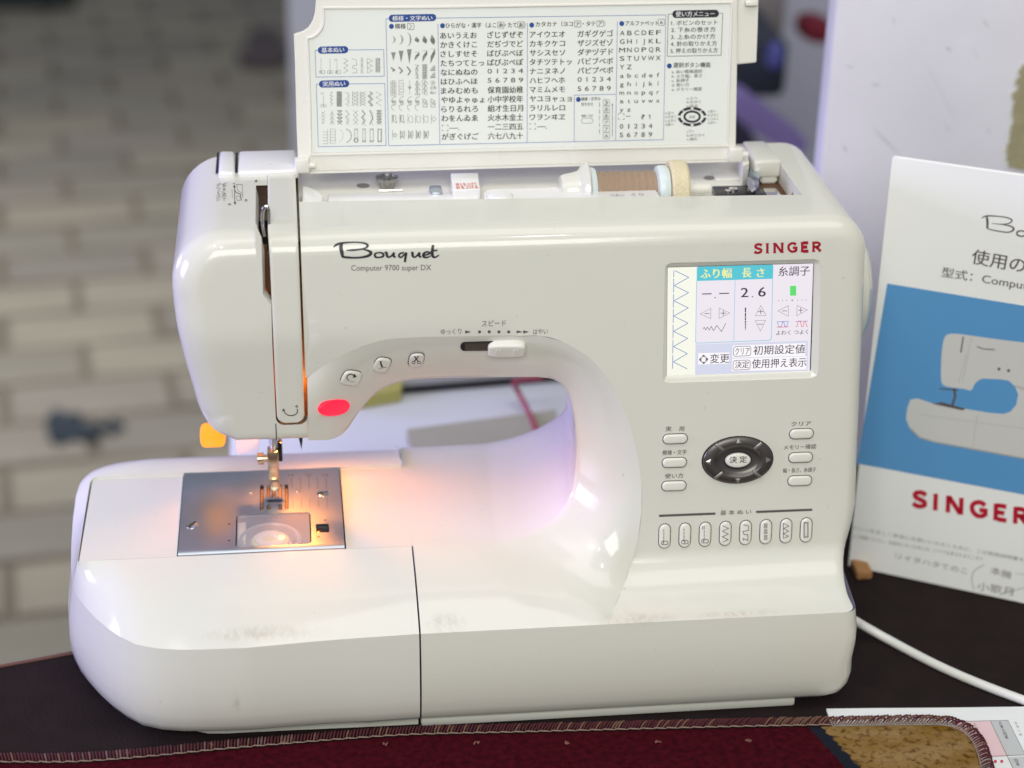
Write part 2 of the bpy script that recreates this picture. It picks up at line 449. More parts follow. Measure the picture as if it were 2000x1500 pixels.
# ---- back wall of the shell
bk = [(p[0], p[2]) for p in rowsP[-1]]
bk_poly = bk[1:] + [(0.068, 0.0615), (0.066, 0.12), (0.055, 0.185), (0.03, 0.20), (-0.06, 0.20), (-0.085, 0.16), (-0.095, 0.15)]
bmb = bmesh.new(); bmb.faces.new([bmb.verts.new((x, 0.1535, z)) for x, z in bk_poly]); bmesh.ops.triangulate(bmb, faces=bmb.faces)
bm_obj('rear_wall', bmb, M['shell'], machine, smooth=False)

# ---- needle strip: over the top, round the ridge, down the face, rounded lower end
path = []
for y in (0.1175, 0.10, 0.08, 0.06, 0.045): path.append((None, y, ZT + 0.0004))
rk = 0.0105
zz0 = ZT - rk
for k in range(1, NT + 1):
    th = math.pi / 2 * (1 - k / NT)
    z = ZT - rk * (1 - math.sin(th))
    path.append((None, S(-0.11, z) + rk * (1 - math.cos(th)) - 0.0003, z))
zs_ = [0.238, 0.23, 0.22, 0.212, 0.207, 0.204, 0.201, 0.198, 0.192, 0.185, 0.178, 0.172, 0.168]
for z in zs_: path.append((None, S(-0.115, z) - 0.0003, z))
zb = onS(568, 825)[2]
rc = 0.0042
for k in range(0, 7):
    a = math.pi / 2 * k / 6
    z = zb + rc - rc * math.sin(a); path.append((rc * (1 - math.cos(a)), S(-0.115, z) - 0.0003, z))
Vn = []; nX = 8
for ins, y, z in path:
    xa, xb = (XS0 + 0.0002 if z > 0.2455 else gl(z) + 0.0007), (XS1 - 0.0013 if z > 0.2455 else gr(z) - 0.0012)
    if z > 0.2455:
        t = min(1.0, max(0.0, (ZT - z) / 0.0105)); xa = XS0 + 0.0002 + t * (gl(0.2455) + 0.0007 - XS0 - 0.0002); xb = XS1 - 0.0013 + t * (gr(0.2455) - 0.0012 - XS1 + 0.0013)
    i_ = ins or 0.0
    xa += i_; xb -= i_
    e = 0.0005
    cols = [xa, xa, xa + e] + [xa + (xb - xa) * k / nX for k in range(1, nX)] + [xb - e, xb, xb]
    for k, x in enumerate(cols):
        dd = 0.006 if k in (0, len(cols) - 1) else (0.0004 if k in (1, len(cols) - 2) else 0.0)
        if z > ZT - 0.001: Vn.append((x, y, z - dd))
        else: Vn.append((x, y + dd, z))
nc = nX + 5
mesh_obj('needle_strip', Vn, rows_faces(len(path), nc, flip=True), M['shell'], machine, angle=50)

# ---- cavity behind the strip
bm = bmesh.new()
box(bm, (-0.1335, 0.030, 0.150), (-0.1025, 0.0345, 0.2445))
bm_obj('thread_channel', bm, M['cavity'], machine, smooth=False)
bm = bmesh.new()
box(bm, (-0.1345, 0.0345, 0.20), (-0.1025, 0.097, 0.236))
bm_obj('thread_cavity', bm, M['dark'], machine, smooth=False)
# bevelled left wall of the slit
Vw = []
top_edge = [(XSL, 0.098, ZT), (XSL, YF, ZT), (XSL, rowsP[NT][iXSL][1], ZT)] + [rowsP[k][iXSL] for k in range(NT - 1, -1, -1)] + [tuple(p) for p in slit]
for p in top_edge: Vw.append(p)
for p in top_edge:
    nrml = Vector((0, 0.35, -1)) if p[2] > ZT - 0.003 else Vector((0, 1, -0.1))
    q_ = Vector(p) + nrml.normalized() * 0.009 + Vector((0.0012, 0, 0)); Vw.append(tuple(q_))
n_ = len(top_edge)
mesh_obj('slit_wall', Vw, [(i, i + 1, n_ + i + 1, n_ + i) for i in range(n_ - 1)], M['inner'], machine)
# take-up lever, a chromed loop seen in the slit
lv = [onpl(*p, (0, 0.030, 0.2), (0, -1, 0.2)) for p in [(517, 462), (513, 440), (513, 415), (517, 404), (523, 404), (526, 415), (526, 440)]]
V, F = tube(catmull(lv, 5), 0.00085, 8); mesh_obj('take_up_lever', V, F, M['chrome'], machine)
lv = [onpl(*p, (0, 0.026, 0.2), (0, -1, 0.2)) for p in [(517, 478), (519, 520), (521, 590)]]
V, F = tube(lv, 0.0012, 8); mesh_obj('thread_guide_rod', V, F, M['brass'], machine)

# ---- harp cove: chamfer, tunnel and bed fillet as one sheet
def seg(pts, n): return resample(catmull(pts, 10), n)
nA, nB, nC_, nD = 26, 30, 18, 24
A0 = seg([onS(*p) for p in C1px[:9]], nA)                       # left end .. arch right shoulder
B0 = seg([onS(*p) for p in C1px[8:16]], nB)                     # down the column
C0 = seg([onS(*p) for p in C1px[15:]] + [C1END], nC_)
xk = C0[-1]
D0 = resample([xk, (-0.0534, -0.0505, 0.0612)], nD)
row0 = np.vstack([A0, B0[1:], C0[1:], D0[1:]])
def on_dy(px, py, dy): return onS(px, py, dy)
a1 = [on_dy(*p) for p in [(602, 860, 0.0005), (625, 860, 0.002), (648, 858, 0.006), (672, 846, 0.014), (688, 824, 0.018), (708, 795, 0.018), (740, 764, 0.018), (785, 745, 0.018), (840, 739, 0.018), (930, 737, 0.018), (1050, 736, 0.018)]]
b1 = [on_dy(*p) for p in [(1050, 736, 0.018), (1084, 742, 0.019), (1106, 762, 0.020), (1118, 795, 0.022), (1125, 840, 0.024), (1127, 880, 0.026)]]
W1 = b1[-1]
b1 = b1 + [(W1[0] - 0.0005, 0.024, 0.112)]
c1_ = [(W1[0] - 0.0005, 0.024, 0.112), (0.0345, 0.019, 0.1005), (0.0265, 0.014, 0.0905), (0.0125, 0.0095, 0.0835), (-0.006, 0.0065, 0.0805)]
d1 = [(-0.006, 0.0065, 0.0805), (-0.03, 0.0065, 0.08), (-0.0534, 0.0065, 0.08)]
row1 = np.vstack([seg(a1, nA), seg(b1, nB)[1:], seg(c1_, nC_)[1:], resample(d1, nD)[1:]])
y2 = 0.118
c2 = [ony(*p, y2) for p in [(1109, 782), (1105, 803), (1085, 822), (1050, 841), (1000, 859), (950, 869)]]
a2 = [(p[0], y2, p[2] + 0.002) for p in a1]
b2 = [(a2[-1][0], y2, a2[-1][2]), (b1[2][0] + 0.003, y2, b1[2][2] - 0.003), (c2[0][0] + 0.003, y2, 0.14), (c2[0][0] + 0.001, y2, 0.122), tuple(c2[0])]
d2 = [tuple(c2[-1]), (-0.03, y2, 0.0797), (-0.0534, y2, 0.0797)]
row2 = np.vstack([seg(a2, nA), seg(b2, nB)[1:], seg(c2, nC_)[1:], resample(d2, nD)[1:]])
def mid(ra, rb, t, yb=None):
    return ra * (1 - t) + rb * t
ncov = len(row0)
arch = np.zeros(ncov); arch[:nA + nB - 1] = 1
bedw = np.zeros(ncov); bedw[nA + nB + nC_ - 2:] = 1
w_ = np.convolve(np.pad(bedw, 8, mode='edge'), np.ones(17) / 17, 'valid')
aw = np.convolve(np.pad(arch, 8, mode='edge'), np.ones(17) / 17, 'valid')
rows = [row0]
row0s = row0.copy()
for _ in range(3):
    sm = np.stack([np.convolve(np.pad(row0s[:, q], 7, mode='edge'), np.ones(15) / 15, 'valid') for q in range(3)], 1)
    row0s = sm
cw_ = np.zeros(ncov); cw_[nA + nB - 8:nA + nB + nC_ - 4] = 1; cw_ = np.convolve(np.pad(cw_, 6, mode='edge'), np.ones(13) / 13, 'valid')[:, None]
for t in (0.1, 0.2, 0.4, 0.6, 0.8, 0.92):
    k_ = cw_ * min(1.0, t * 3.5)
    r = mid(row0 * (1 - k_) + row0s * k_, row1, t)
    bul = 4 * t * (1 - t)
    r[:, 2] += w_ * bul * 0.0034
    r[:, 1] -= aw * bul * 0.0028
    rows.append(r)
rows.append(row1)
r = row1.copy(); r[:, 1] += aw * 0.0022 + w_ * 0.004; r[:, 2] += 0; rows.append(r)
for t in (0.08, 0.25, 0.5, 0.75, 0.93, 1.0):
    r = mid(row1, row2, t)
    if t < 0.2: r[:, 1] = row1[:, 1] + (row2[:, 1] - row1[:, 1]) * t
    rows.append(r)
r = row2.copy(); r[:, 1] += 0.004; r[:, 2] -= 0.0012 * (1 - aw); rows.append(r)
r = row2.copy(); r[:, 1] += 0.006; r[:, 2] -= 0.010 * (1 - aw); rows.append(r)
nrw = len(rows)
# free-arm bed is cut out of the sheet where the seam line runs (a fine groove follows as its own part)
Vc = [p for r in rows for p in r]
cove = mesh_obj('harp_cove', Vc, rows_faces(nrw, ncov), M['bed'], machine, angle=50)

# ---- right-hand base below the crease
def base_row(zf, yf, xs, rc, yb):
    P = [(-0.0534, yf, zf), (0.0, yf, zf), (0.06, yf, zf), (0.12, yf, zf)]
    P += [(xs - rc + rc * math.sin(a), yf + rc - rc * math.cos(a), zf) for a in [math.pi / 2 * k / 6 for k in range(7)]]
    P += [(xs + 0.006, 0.02, zf), (xs + 0.0085, 0.08, zf), (xs + 0.006, yb - 0.012, zf), (xs - 0.006, yb, zf)]
    return P
br = [base_row(0.0612, -0.0505, 0.1812, 0.007, 0.152), base_row(0.050, -0.0530, 0.1826, 0.008, 0.152), base_row(0.040, -0.0545, 0.1826, 0.009, 0.152), base_row(0.030, -0.0552, 0.182, 0.011, 0.152),
      base_row(0.022, -0.0551, 0.1822, 0.010, 0.150), base_row(0.015, -0.0543, 0.1812, 0.010, 0.147), base_row(0.010, -0.0528, 0.1795, 0.011, 0.142), base_row(0.0072, -0.0505, 0.1768, 0.012, 0.138), base_row(0.0055, -0.0465, 0.171, 0.014, 0.13)]
Vb = [p for r in br for p in r]
base = mesh_obj('base_front', Vb, rows_faces(len(br), len(br[0]), flip=True), M['shell'], machine, angle=80)
# foot slab
bm = bmesh.new(); box(bm, (-0.0534, -0.0485, 0.0), (0.1520, 0.10, 0.0057), 0.0015); bm_obj('foot', bm, M['bed'], machine)

# ---- extension table: U-shaped loft round the free arm
nU = [30, 12, 22, 14, 30]       # front, front-left corner, left, rear-left corner, rear
def U(fr, fl, le, rl, re):
    parts = [resample(s if len(s) == 2 else catmull(s, 8), n) for s, n in zip((fr, fl, le, rl, re), nU)]
    return np.vstack([parts[0]] + [p[1:] for p in parts[1:]])
XE = -0.0543
zc = 0.0612
cpx = [(480, 1265.5), (400, 1268.5), (350, 1269), (312, 1267), (270, 1260), (232, 1242), (193, 1213), (158, 1175), (142, 1148)]
cw = [onz(*p, zc) for p in cpx]
XLb = -0.2405
crease = U([(XE, -0.0505, zc), (-0.10, -0.0520, zc), tuple(cw[0])], [tuple(p) for p in cw],
           [tuple(cw[-1]), (-0.2395, 0.032, 0.0640), (XLb, 0.06, 0.0715), (XLb, 0.085, 0.0755)],
           [(XLb, 0.085, 0.0755), (-0.2385, 0.1000, 0.0768), (-0.2310, 0.1125, 0.0775), (-0.2150, 0.1195, 0.0780), (-0.195, 0.1215, 0.0782)],
           [(-0.195, 0.1215, 0.0782), (XE, 0.1200, 0.0785)])
inner = U([(XE, 0.0066, 0.080), (-0.19, 0.0066, 0.080)], [(-0.19, 0.0066, 0.080), (-0.215, 0.0066, 0.080), (-0.2322, 0.0068, 0.080)],
          [(-0.2322, 0.0068, 0.080), (-0.2327, 0.05, 0.0800), (-0.2328, 0.0925, 0.080)],
          [(-0.2328, 0.0925, 0.080), (-0.231, 0.0965, 0.0806), (-0.225, 0.0968, 0.081)], [(-0.225, 0.0968, 0.081), (XE, 0.0962, 0.0815)])
rowsE = [inner + np.array([0, 0, -0.004]), inner]
for t in (0.15, 0.35, 0.55, 0.75, 0.9):
    r = mid(inner, crease, t); r[:, 2] += 4 * t * (1 - t) * np.minimum(0.0034, 0.25 * np.linalg.norm((crease - inner)[:, :2], axis=1) * 0.28); rowsE.append(r)
rowsE.append(crease)
wallpx = [(820, 1418), (600, 1428), (440, 1432)]
def wall(z, off, botmix):
    r = crease.copy(); r[:, 2] = np.minimum(z, crease[:, 2] - 0.001)
    ctr = np.array([-0.15, 0.03])
    t_ = np.gradient(crease[:, :2], axis=0); t_ /= np.linalg.norm(t_, axis=1)[:, None]
    nn = np.stack([t_[:, 1], -t_[:, 0]], 1); nn *= -1
    s = np.sign(np.sum(nn * (crease[:, :2] - ctr), axis=1)); nn *= s[:, None]
    # keep ends on the seam plane
    nn[:3, 0] = 0; nn[-3:, 0] = 0
    r[:, :2] += nn * off
    return r
# inset grows round the front-left corner, where the hull is cut back hard
idx = np.arange(len(crease)); i_fl0, i_fl1 = nU[0] - 10, nU[0] + nU[1] + nU[2] // 2
cornw = np.clip(1 - np.abs(idx - (nU[0] + 5)) / 26.0, 0, 1) ** 0.8
endw = np.clip((idx - 6) / 26.0, 0, 1)
for z, off, k in ((0.050, 0.0020, 0.0), (0.040, 0.0034, -0.0002), (0.030, 0.0042, 0.0), (0.022, 0.0044, 0.0004), (0.015, 0.0037, 0.0012), (0.010, 0.0022, 0.0024), (0.0072, 0.0, 0.0038), (0.0055, -0.004, 0.0055)):
    rowsE.append(wall(z, np.array(off - k * cornw)[:, None], 0))
Ve = [p for r in rowsE for p in r]
ext = mesh_obj('extension_table', Ve, rows_faces(len(rowsE), len(crease), flip=True), M['bed'], machine, angle=60); sharp_row(ext, (1, 7), len(crease))
bm = bmesh.new()
fpx = [(818, 1418), (700, 1424), (560, 1430), (440, 1436), (405, 1436), (375, 1430), (350, 1420)]
fp = [onz(*p, 0.002) for p in fpx]
poly = [(p[0], p[1] + 0.004) for p in fp] + [(-0.20, 0.0), (-0.20, 0.08), (XE, 0.08)]
vb = [bm.verts.new((x, y, 0.0002)) for x, y in poly]; vt = [bm.verts.new((x, y, 0.0056)) for x, y in poly]
bm.faces.new(vt)
for i in range(len(poly)): bm.faces.new([vb[i], vb[(i + 1) % len(poly)], vt[(i + 1) % len(poly)], vt[i]])
bmesh.ops.recalc_face_normals(bm, faces=bm.faces)
bm_obj('foot', bm, M['bed'], machine, smooth=False)
# end walls that close the gap between table and base
def endcap(name, pts, x, m):
    bm = bmesh.new(); f = bm.faces.new([bm.verts.new((x, p[1], p[2])) for p in pts]); bmesh.ops.triangulate(bm, faces=[f]); bm_obj(name, bm, m, machine, smooth=False)
capE = [r[0] for r in rowsE[1:]] + [np.array([0, 0.0066, 0.0055])]
endcap('seam_wall', [np.array([0, p[1] + 0.0006, p[2] - 0.0006]) for p in capE], XE + 0.00055, M['dark'])

# ---- free arm top
def fa_cell(x0, x1): pass
plate_px = [(360, 926), (661.5, 915.5), (674.5, 1070.5), (348.5, 1085)]
PX0, PX1, PY0, PY1 = -0.1797, -0.0904, 0.0078, 0.0975
bm = bmesh.new()
zb_ = 0.0797
def quad(bm, x0, y0, x1, y1, z, z2=None):
    vs = [bm.verts.new(p) for p in ((x0, y0, z), (x1, y0, z), (x1, y1, z), (x0, y1, z))]; bm.faces.new(vs)
xl, xr_, yf_, yb_ = -0.2318, -0.0534, 0.0072, 0.0957
xs_ = [xl, PX0 - 0.0006, PX1 + 0.0008, xr_]; ys_ = [yf_, PY0 - 0.0004, PY1 + 0.0004, yb_ + 0.0025]
for i in range(3):
    for j in range(3):
        if i == 1 and j == 1: continue
        if ys_[j + 1] > ys_[j] + 1e-6: quad(bm, xs_[i], ys_[j], xs_[i + 1], ys_[j + 1], zb_)
# left edge wall
vs = [bm.verts.new(p) for p in ((xl, yf_, zb_), (xl, yb_, zb_), (xl, yb_, 0.07), (xl, yf_, 0.07))]; bm.faces.new(vs)
bmesh.ops.remove_doubles(bm, verts=bm.verts, dist=1e-6)
bm_obj('free_arm', bm, M['bed'], machine, smooth=False)
bm = bmesh.new(); box(bm, (-0.229, 0.009, 0.060), (-0.0545, 0.099, 0.0715)); bm_obj('bed_cavity', bm, M['dark'], machine, smooth=False)
# rear rim end, a small rounded step
bm = bmesh.new(); box(bm, (-0.0560, 0.0964, 0.0785), (-0.0546, 0.1195, 0.0817), 0.0005); bm_obj('rim_end', bm, M['bed'], machine)

# ================================================================== surfaces for prints and keys
def bvh_of(objs):
    V = []; F = []
    for o in objs:
        b = len(V); mwo = o.matrix_world
        V += [mwo @ v.co for v in o.data.vertices]; F += [[b + i for i in p.vertices] for p in o.data.polygons]
    return BVHTree.FromPolygons(V, F)
bpy.context.view_layer.update()
strip_o = bpy.data.objects['needle_strip']
BODY = bvh_of([body, faceplate, cove, base, ext, strip_o, bpy.data.objects['free_arm']])
C_ = Vector(CAM)
def hitB(px, py):
    d = Vector(ray(px, py)).normalized()
    p, n, i, dist = BODY.ray_cast(C_, d)
    if p is None: p, n = Vector(onS(px, py)), Vector((0, -1, 0.2)).normalized()
    if n.dot(d) > 0: n = -n
    return p, n
class Plane:
    def __init__(s, p, n): s.p = np.array(p, float); s.n = Vector(n).normalized()
    def __call__(s, px, py): return Vector(onpl(px, py, s.p, np.array(s.n))), s.n
OFS = 0.00012
_fc = {}
def text_mesh(body_, bold=0.0, spacing=1.0, shear=0.0):
    key = (body_, bold, spacing, shear)
    if key in _fc: return _fc[key]
    cu = bpy.data.curves.new('lettering', 'FONT'); cu.body = body_; cu.size = 1; cu.resolution_u = 3
    cu.offset = bold; cu.space_character = spacing; cu.shear = shear
    o = bpy.data.objects.new('lettering', cu); COL.objects.link(o)
    dg = bpy.context.evaluated_depsgraph_get(); me = o.evaluated_get(dg).to_mesh()
    V = [(v.co.x, v.co.y) for v in me.vertices]; F = [tuple(p.vertices) for p in me.polygons]
    o.evaluated_get(dg).to_mesh_clear(); bpy.data.objects.remove(o); bpy.data.curves.remove(cu)
    _fc[key] = (V, F); return V, F
class Ink:
    """collects flat print on a surface and links it as one mesh"""
    def __init__(s, surf, ofs=OFS): s.surf = surf; s.V = []; s.F = []; s.ofs = ofs; s.ws = 1.0
    def P(s, px, py):
        p, n = s.surf(px, py); return p + n * s.ofs
    def text(s, t, x0, y0, x1, y1, em, bold=0.0, shear=0.0):
        V, F = text_mesh(t, 0.0, 1.0, shear)
        if not V: return
        reps = ((0.0, 0.0),) if bold <= 0 else ((-bold, 0.0), (bold, 0.00002))
        A, n = s.surf(x0, y0); B, _ = s.surf(x1, y1)
        xs = [v[0] for v in V]; mn, mx = min(xs), max(xs)
        u = (B - A); Ln = u.length; u = u / Ln; up = n.cross(u).normalized()
        c, _ = s.surf((x0 + x1) / 2, (y0 + y1) / 2); c2, _ = s.surf((x0 + x1) / 2, (y0 + y1) / 2 - em)
        h = abs((c2 - c).dot(up)) or (c2 - c).length
        sx = Ln / max(1e-6, mx - mn)
        for bx, bo in reps:
            b = len(s.V)
            s.V += [A + u * ((v[0] + bx - mn) * sx) + up * (v[1] * h) + n * (s.ofs + bo) for v in V]; s.F += [tuple(b + i for i in f) for f in F]
    def ribbon(s, pts, w, closed=False, sub=0, cat=0):
        P = [np.array(p[:2], float) for p in pts]; ws = [(p[2] if len(p) > 2 else w) * s.ws for p in pts]
        if cat:
            Q = catmull([np.array([*p, q]) for p, q in zip(P, ws)], cat, closed); P = [q[:2] for q in Q]; ws = [q[2] for q in Q]
        if sub:
            P2 = []; w2 = []
            n = len(P)
            for i in range(n if closed else n - 1):
                a, b_ = P[i], P[(i + 1) % n]; k = max(1, int(np.linalg.norm(b_ - a) / sub))
                for j in range(k): P2.append(a + (b_ - a) * j / k); w2.append(ws[i] + (ws[(i + 1) % n] - ws[i]) * j / k)
            if not closed: P2.append(P[-1]); w2.append(ws[-1])
            P, ws = P2, w2
        n = len(P); L = []; R = []
        for i in range(n):
            a = P[i - 1] if (i > 0 or closed) else None; c = P[(i + 1) % n] if (i < n - 1 or closed) else None
            t1 = (P[i] - a) if a is not None else (c - P[i]); t2 = (c - P[i]) if c is not None else t1
            t1 = t1 / (np.linalg.norm(t1) + 1e-9); t2 = t2 / (np.linalg.norm(t2) + 1e-9)
            m_ = t1 + t2; lm = np.linalg.norm(m_)
            if lm < 0.3: m_ = t2; lm = 1; k = 1
            else: k = 2 / lm
            m_ = m_ / np.linalg.norm(m_); nn = np.array([-m_[1], m_[0]]) * min(k, 2.2) * ws[i] / 2
            L.append(P[i] + nn); R.append(P[i] - nn)
        b = len(s.V)
        for l, r_ in zip(L, R): s.V.append(s.P(*l)); s.V.append(s.P(*r_))
        for i in range(n if closed else n - 1):
            j = (i + 1) % n; s.F.append((b + 2 * i, b + 2 * i + 1, b + 2 * j + 1, b + 2 * j))
    def dash(s, a, c, w, on, off):
        a = np.array(a, float); c = np.array(c, float); L = np.linalg.norm(c - a); t = 0
        while t < L:
            s.ribbon([a + (c - a) * t / L, a + (c - a) * min(L, t + on) / L], w); t += on + off
    def poly(s, pts):
        b = len(s.V); s.V += [s.P(*p) for p in pts]; s.F.append(tuple(range(b, b + len(pts))))
    def ell(s, cx, cy, rx, ry, n=20): s.poly([(cx + rx * math.cos(2 * math.pi * k / n), cy + ry * math.sin(2 * math.pi * k / n)) for k in range(n)])
    def ring(s, cx, cy, rx, ry, w, n=20): s.ribbon([(cx + rx * math.cos(2 * math.pi * k / n), cy + ry * math.sin(2 * math.pi * k / n)) for k in range(n)], w, True)
    def rrect(s, x0, y0, x1, y1, r, fill=True, w=1, slope=0.0, n=5):
        P = []
        for cx, cy, a0 in ((x1 - r, y1 - r, 0), (x0 + r, y1 - r, 90), (x0 + r, y0 + r, 180), (x1 - r, y0 + r, 270)):
            for k in range(n + 1):
                a = math.radians(a0 + 90 * k / n); x = cx + r * math.cos(a); P.append((x, cy + r * math.sin(a) + slope * (x - x0)))
        s.poly(P) if fill else s.ribbon(P, w, True)
    def done(s, name, m, parent):
        if not s.V: return None
        return mesh_obj(name, s.V, s.F, m, parent, smooth=False)

# solid pill caps
def stadium(w, h, n=10):
    r = min(w, h) / 2; P = []
    if w >= h: cs = ((w / 2 - r, 0, -90), (-(w / 2 - r), 0, 90))
    else: cs = ((0, h / 2 - r, 0), (0, -(h / 2 - r), 180))
    for cx, cy, a0 in cs:
        for k in range(n + 1):
            a = math.radians(a0 + 180 * k / n); P.append((cx + r * math.cos(a), cy + r * math.sin(a)))
    return P
def cap_mesh(outline, height, round_, M_):
    P = np.array(outline); c = P.mean(0); R_ = np.abs(P - c).max()
    V = []; rows_ = []
    mn = min(np.ptp(P[:, 0]), np.ptp(P[:, 1])) / 2
    for k in range(6):
        a = math.pi / 2 * k / 5
        ins = round_ * (1 - math.cos(a)); z = height - round_ + round_ * math.sin(a)
        rows_.append((ins, z))
    rows_ = [(0, -0.001)] + rows_
    # inset along the outline normals
    t = np.roll(P, -1, 0) - np.roll(P, 1, 0); t /= (np.linalg.norm(t, axis=1)[:, None] + 1e-12); nn = np.stack([t[:, 1], -t[:, 0]], 1)
    for ins, z in rows_:
        for p, q_ in zip(P, nn): V.append(M_ @ Vector((p[0] - q_[0] * ins, p[1] - q_[1] * ins, z)))
    n = len(P); F = rows_faces(len(rows_), n, closed=True)
    F.append(tuple((len(rows_) - 1) * n + k for k in range(n)))
    return V, F
def local(surf, cx, cy, dx=6, dy=-0.2):
    p, n = surf(cx, cy); a, _ = surf(cx + dx, cy + dy); Mx = frame(p, a - p, n)
    e, _ = surf(cx, cy - dx); sx = (a - p).length / math.hypot(dx, dy); sy = (e - p).length / dx
    return Mx, sx, sy
def key(name, cx, cy, w, h, parent, m, height=0.0014, rnd=0.0008, rim=1.6, tilt=-0.035, outline=None, surf=hitB, rot=0.0):
    Mx, sx, sy = local(surf, cx, cy, 6, 6 * tilt)
    Mx = Mx @ Matrix.Rotation(rot, 4, 'Z')
    o_ = outline or stadium(w, h); ol = [(x * sx, y * sy) for x, y in o_]
    V, F = cap_mesh(ol, height, rnd, Mx)
    k = mesh_obj(name, V, F, m, parent, angle=60)
    if rim:
        g = [((x + math.copysign(rim, x) * (abs(x) > 0.01)) * sx, (y + math.copysign(rim, y) * (abs(y) > 0.01)) * sy) for x, y in o_]
        Pn = np.array(o_); t = np.roll(Pn, -1, 0) - np.roll(Pn, 1, 0); t /= (np.linalg.norm(t, axis=1)[:, None] + 1e-9)
        g = [((x + rim * a) * sx, (y + rim * b) * sy) for (x, y), a, b in zip(o_, t[:, 1], -t[:, 0])]
        V = [Mx @ Vector((x, y, OFS)) for x, y in g]
        mesh_obj('key_gap', V, [tuple(range(len(V)))], M['inkgrey'], k, smooth=False)
    return k

FACE = hitB
# ================================================================== needle plate and foot
plate = None
PZ = 0.0812
bm = bmesh.new()
holes = []   # punched openings, x0,y0,x1,y1
def pw(px, py): return onz(px, py, PZ)
def zoomA(x, y): return (320 + x * 0.2, 840 + y * 0.2)
def hole_from(zx0, zy0, zx1, zy1):
    a = pw(*zoomA((zx0 + zx1) / 2, zy0)); b = pw(*zoomA((zx0 + zx1) / 2, zy1)); c = pw(*zoomA(zx0, (zy0 + zy1) / 2)); d = pw(*zoomA(zx1, (zy0 + zy1) / 2))
    return (c[0], b[1], d[0], a[1])
slots = [hole_from(940, 535, 975, 785), hole_from(1005, 540, 1040, 660), hole_from(1056, 540, 1090, 660), hole_from(1117, 530, 1152, 660), hole_from(1182, 530, 1216, 775),
         hole_from(1006, 725, 1042, 778), hole_from(1120, 722, 1156, 776), hole_from(1010, 676, 1160, 702)]
cov = (pw(*zoomA(703, 970))[0], pw(*zoomA(1070, 1130))[1], pw(*zoomA(1438, 970))[0], pw(*zoomA(1070, 815))[1])
sqh = hole_from(1487, 915, 1614, 1000)
def loop_rect(x0, y0, x1, y1, r=0.0, n=4):
    if r <= 0: return [(x0, y0), (x1, y0), (x1, y1), (x0, y1)]
    P = []
    for cx, cy, a0 in ((x1 - r, y1 - r, 0), (x0 + r, y1 - r, 90), (x0 + r, y0 + r, 180), (x1 - r, y0 + r, 270)):
        for k in range(n + 1):
            a = math.radians(a0 + 90 * k / n); P.append((cx + r * math.cos(a), cy + r * math.sin(a)))
    return P[::-1]
def plate_mesh(outer, inners, z, depth, M_=None):
    pts = []; edges = []
    for lp in [outer] + inners:
        s = len(pts); pts += [Vector(p) for p in lp]; edges += [(s + i, s + (i + 1) % len(lp)) for i in range(len(lp))]
    v, e, f, _, _, _ = delaunay_2d_cdt(pts, edges, [], 1, 1e-7)
    def ins_(x, y, lp): return min(p[0] for p in lp) < x < max(p[0] for p in lp) and min(p[1] for p in lp) < y < max(p[1] for p in lp)
    f = [t for t in f if not any(ins_(sum(v[i].x for i in t) / 3, sum(v[i].y for i in t) / 3, h) for h in inners)]
    V = [(p.x, p.y, z) for p in v]; F = []
    for t in f:
        a, b, c = [v[i] for i in t[:3]]
        F.append(tuple(t) if (b - a).cross(c - a) > 0 else tuple(t)[::-1])
    for lp in [outer] + inners:
        b = len(V); n = len(lp)
        V += [(p[0], p[1], z) for p in lp] + [(p[0], p[1], z - depth) for p in lp]
        F += [(b + i, b + (i + 1) % n, b + n + (i + 1) % n, b + n + i) for i in range(n)]
    return V, F
oP = loop_rect(PX0, PY0 + 0.004, PX1, PY1, 0.0015)
V, F = plate_mesh(oP, [loop_rect(*h, 0.0003, 2) for h in slots] + [loop_rect(*cov, 0.0028), loop_rect(*sqh, 0.0005, 2)], PZ, 0.0016)
plate = mesh_obj('needle_plate', V, F, M['steel'], machine, smooth=False)
# bent-down front lip
V = []; P_ = [(PY0 + 0.004, PZ), (PY0 + 0.0025, PZ - 0.00015), (PY0 + 0.0012, PZ - 0.0006), (PY0 + 0.0004, PZ - 0.0013), (PY0 + 0.0001, PZ - 0.0026)]
for y, z in P_: V += [(PX0, y, z), (PX1, y, z)]
mesh_obj('plate_lip', V, [(2 * i, 2 * i + 2, 2 * i + 3, 2 * i + 1) for i in range(len(P_) - 1)], M['steel'], plate)
# feed dogs with teeth, one bar in each slot
def feed(h, n):
    bm = bmesh.new(); x0, y0, x1, y1 = h; x0 += 0.0004; x1 -= 0.0004; y0 += 0.0008; y1 -= 0.0035 if (y1 - y0) > 0.02 else 0.0012
    d = (y1 - y0) / n
    for k in range(n):
        ya = y0 + k * d
        vs = [bm.verts.new(p) for p in ((x0, ya, PZ - 0.002), (x1, ya, PZ - 0.002), (x1, ya + d, PZ - 0.002), (x0, ya + d, PZ - 0.002), (x0, ya + d * 0.35, PZ - 0.0003), (x1, ya + d * 0.35, PZ - 0.0003))]
        for f in ((0, 1, 5, 4), (4, 5, 2, 3)): bm.faces.new([vs[i] for i in f])
    bm_obj('feed_dog', bm, M['brass'], plate, smooth=False)
for h, n in zip(slots[:7], (18, 9, 9, 9, 18, 4, 4)): feed(h, n)
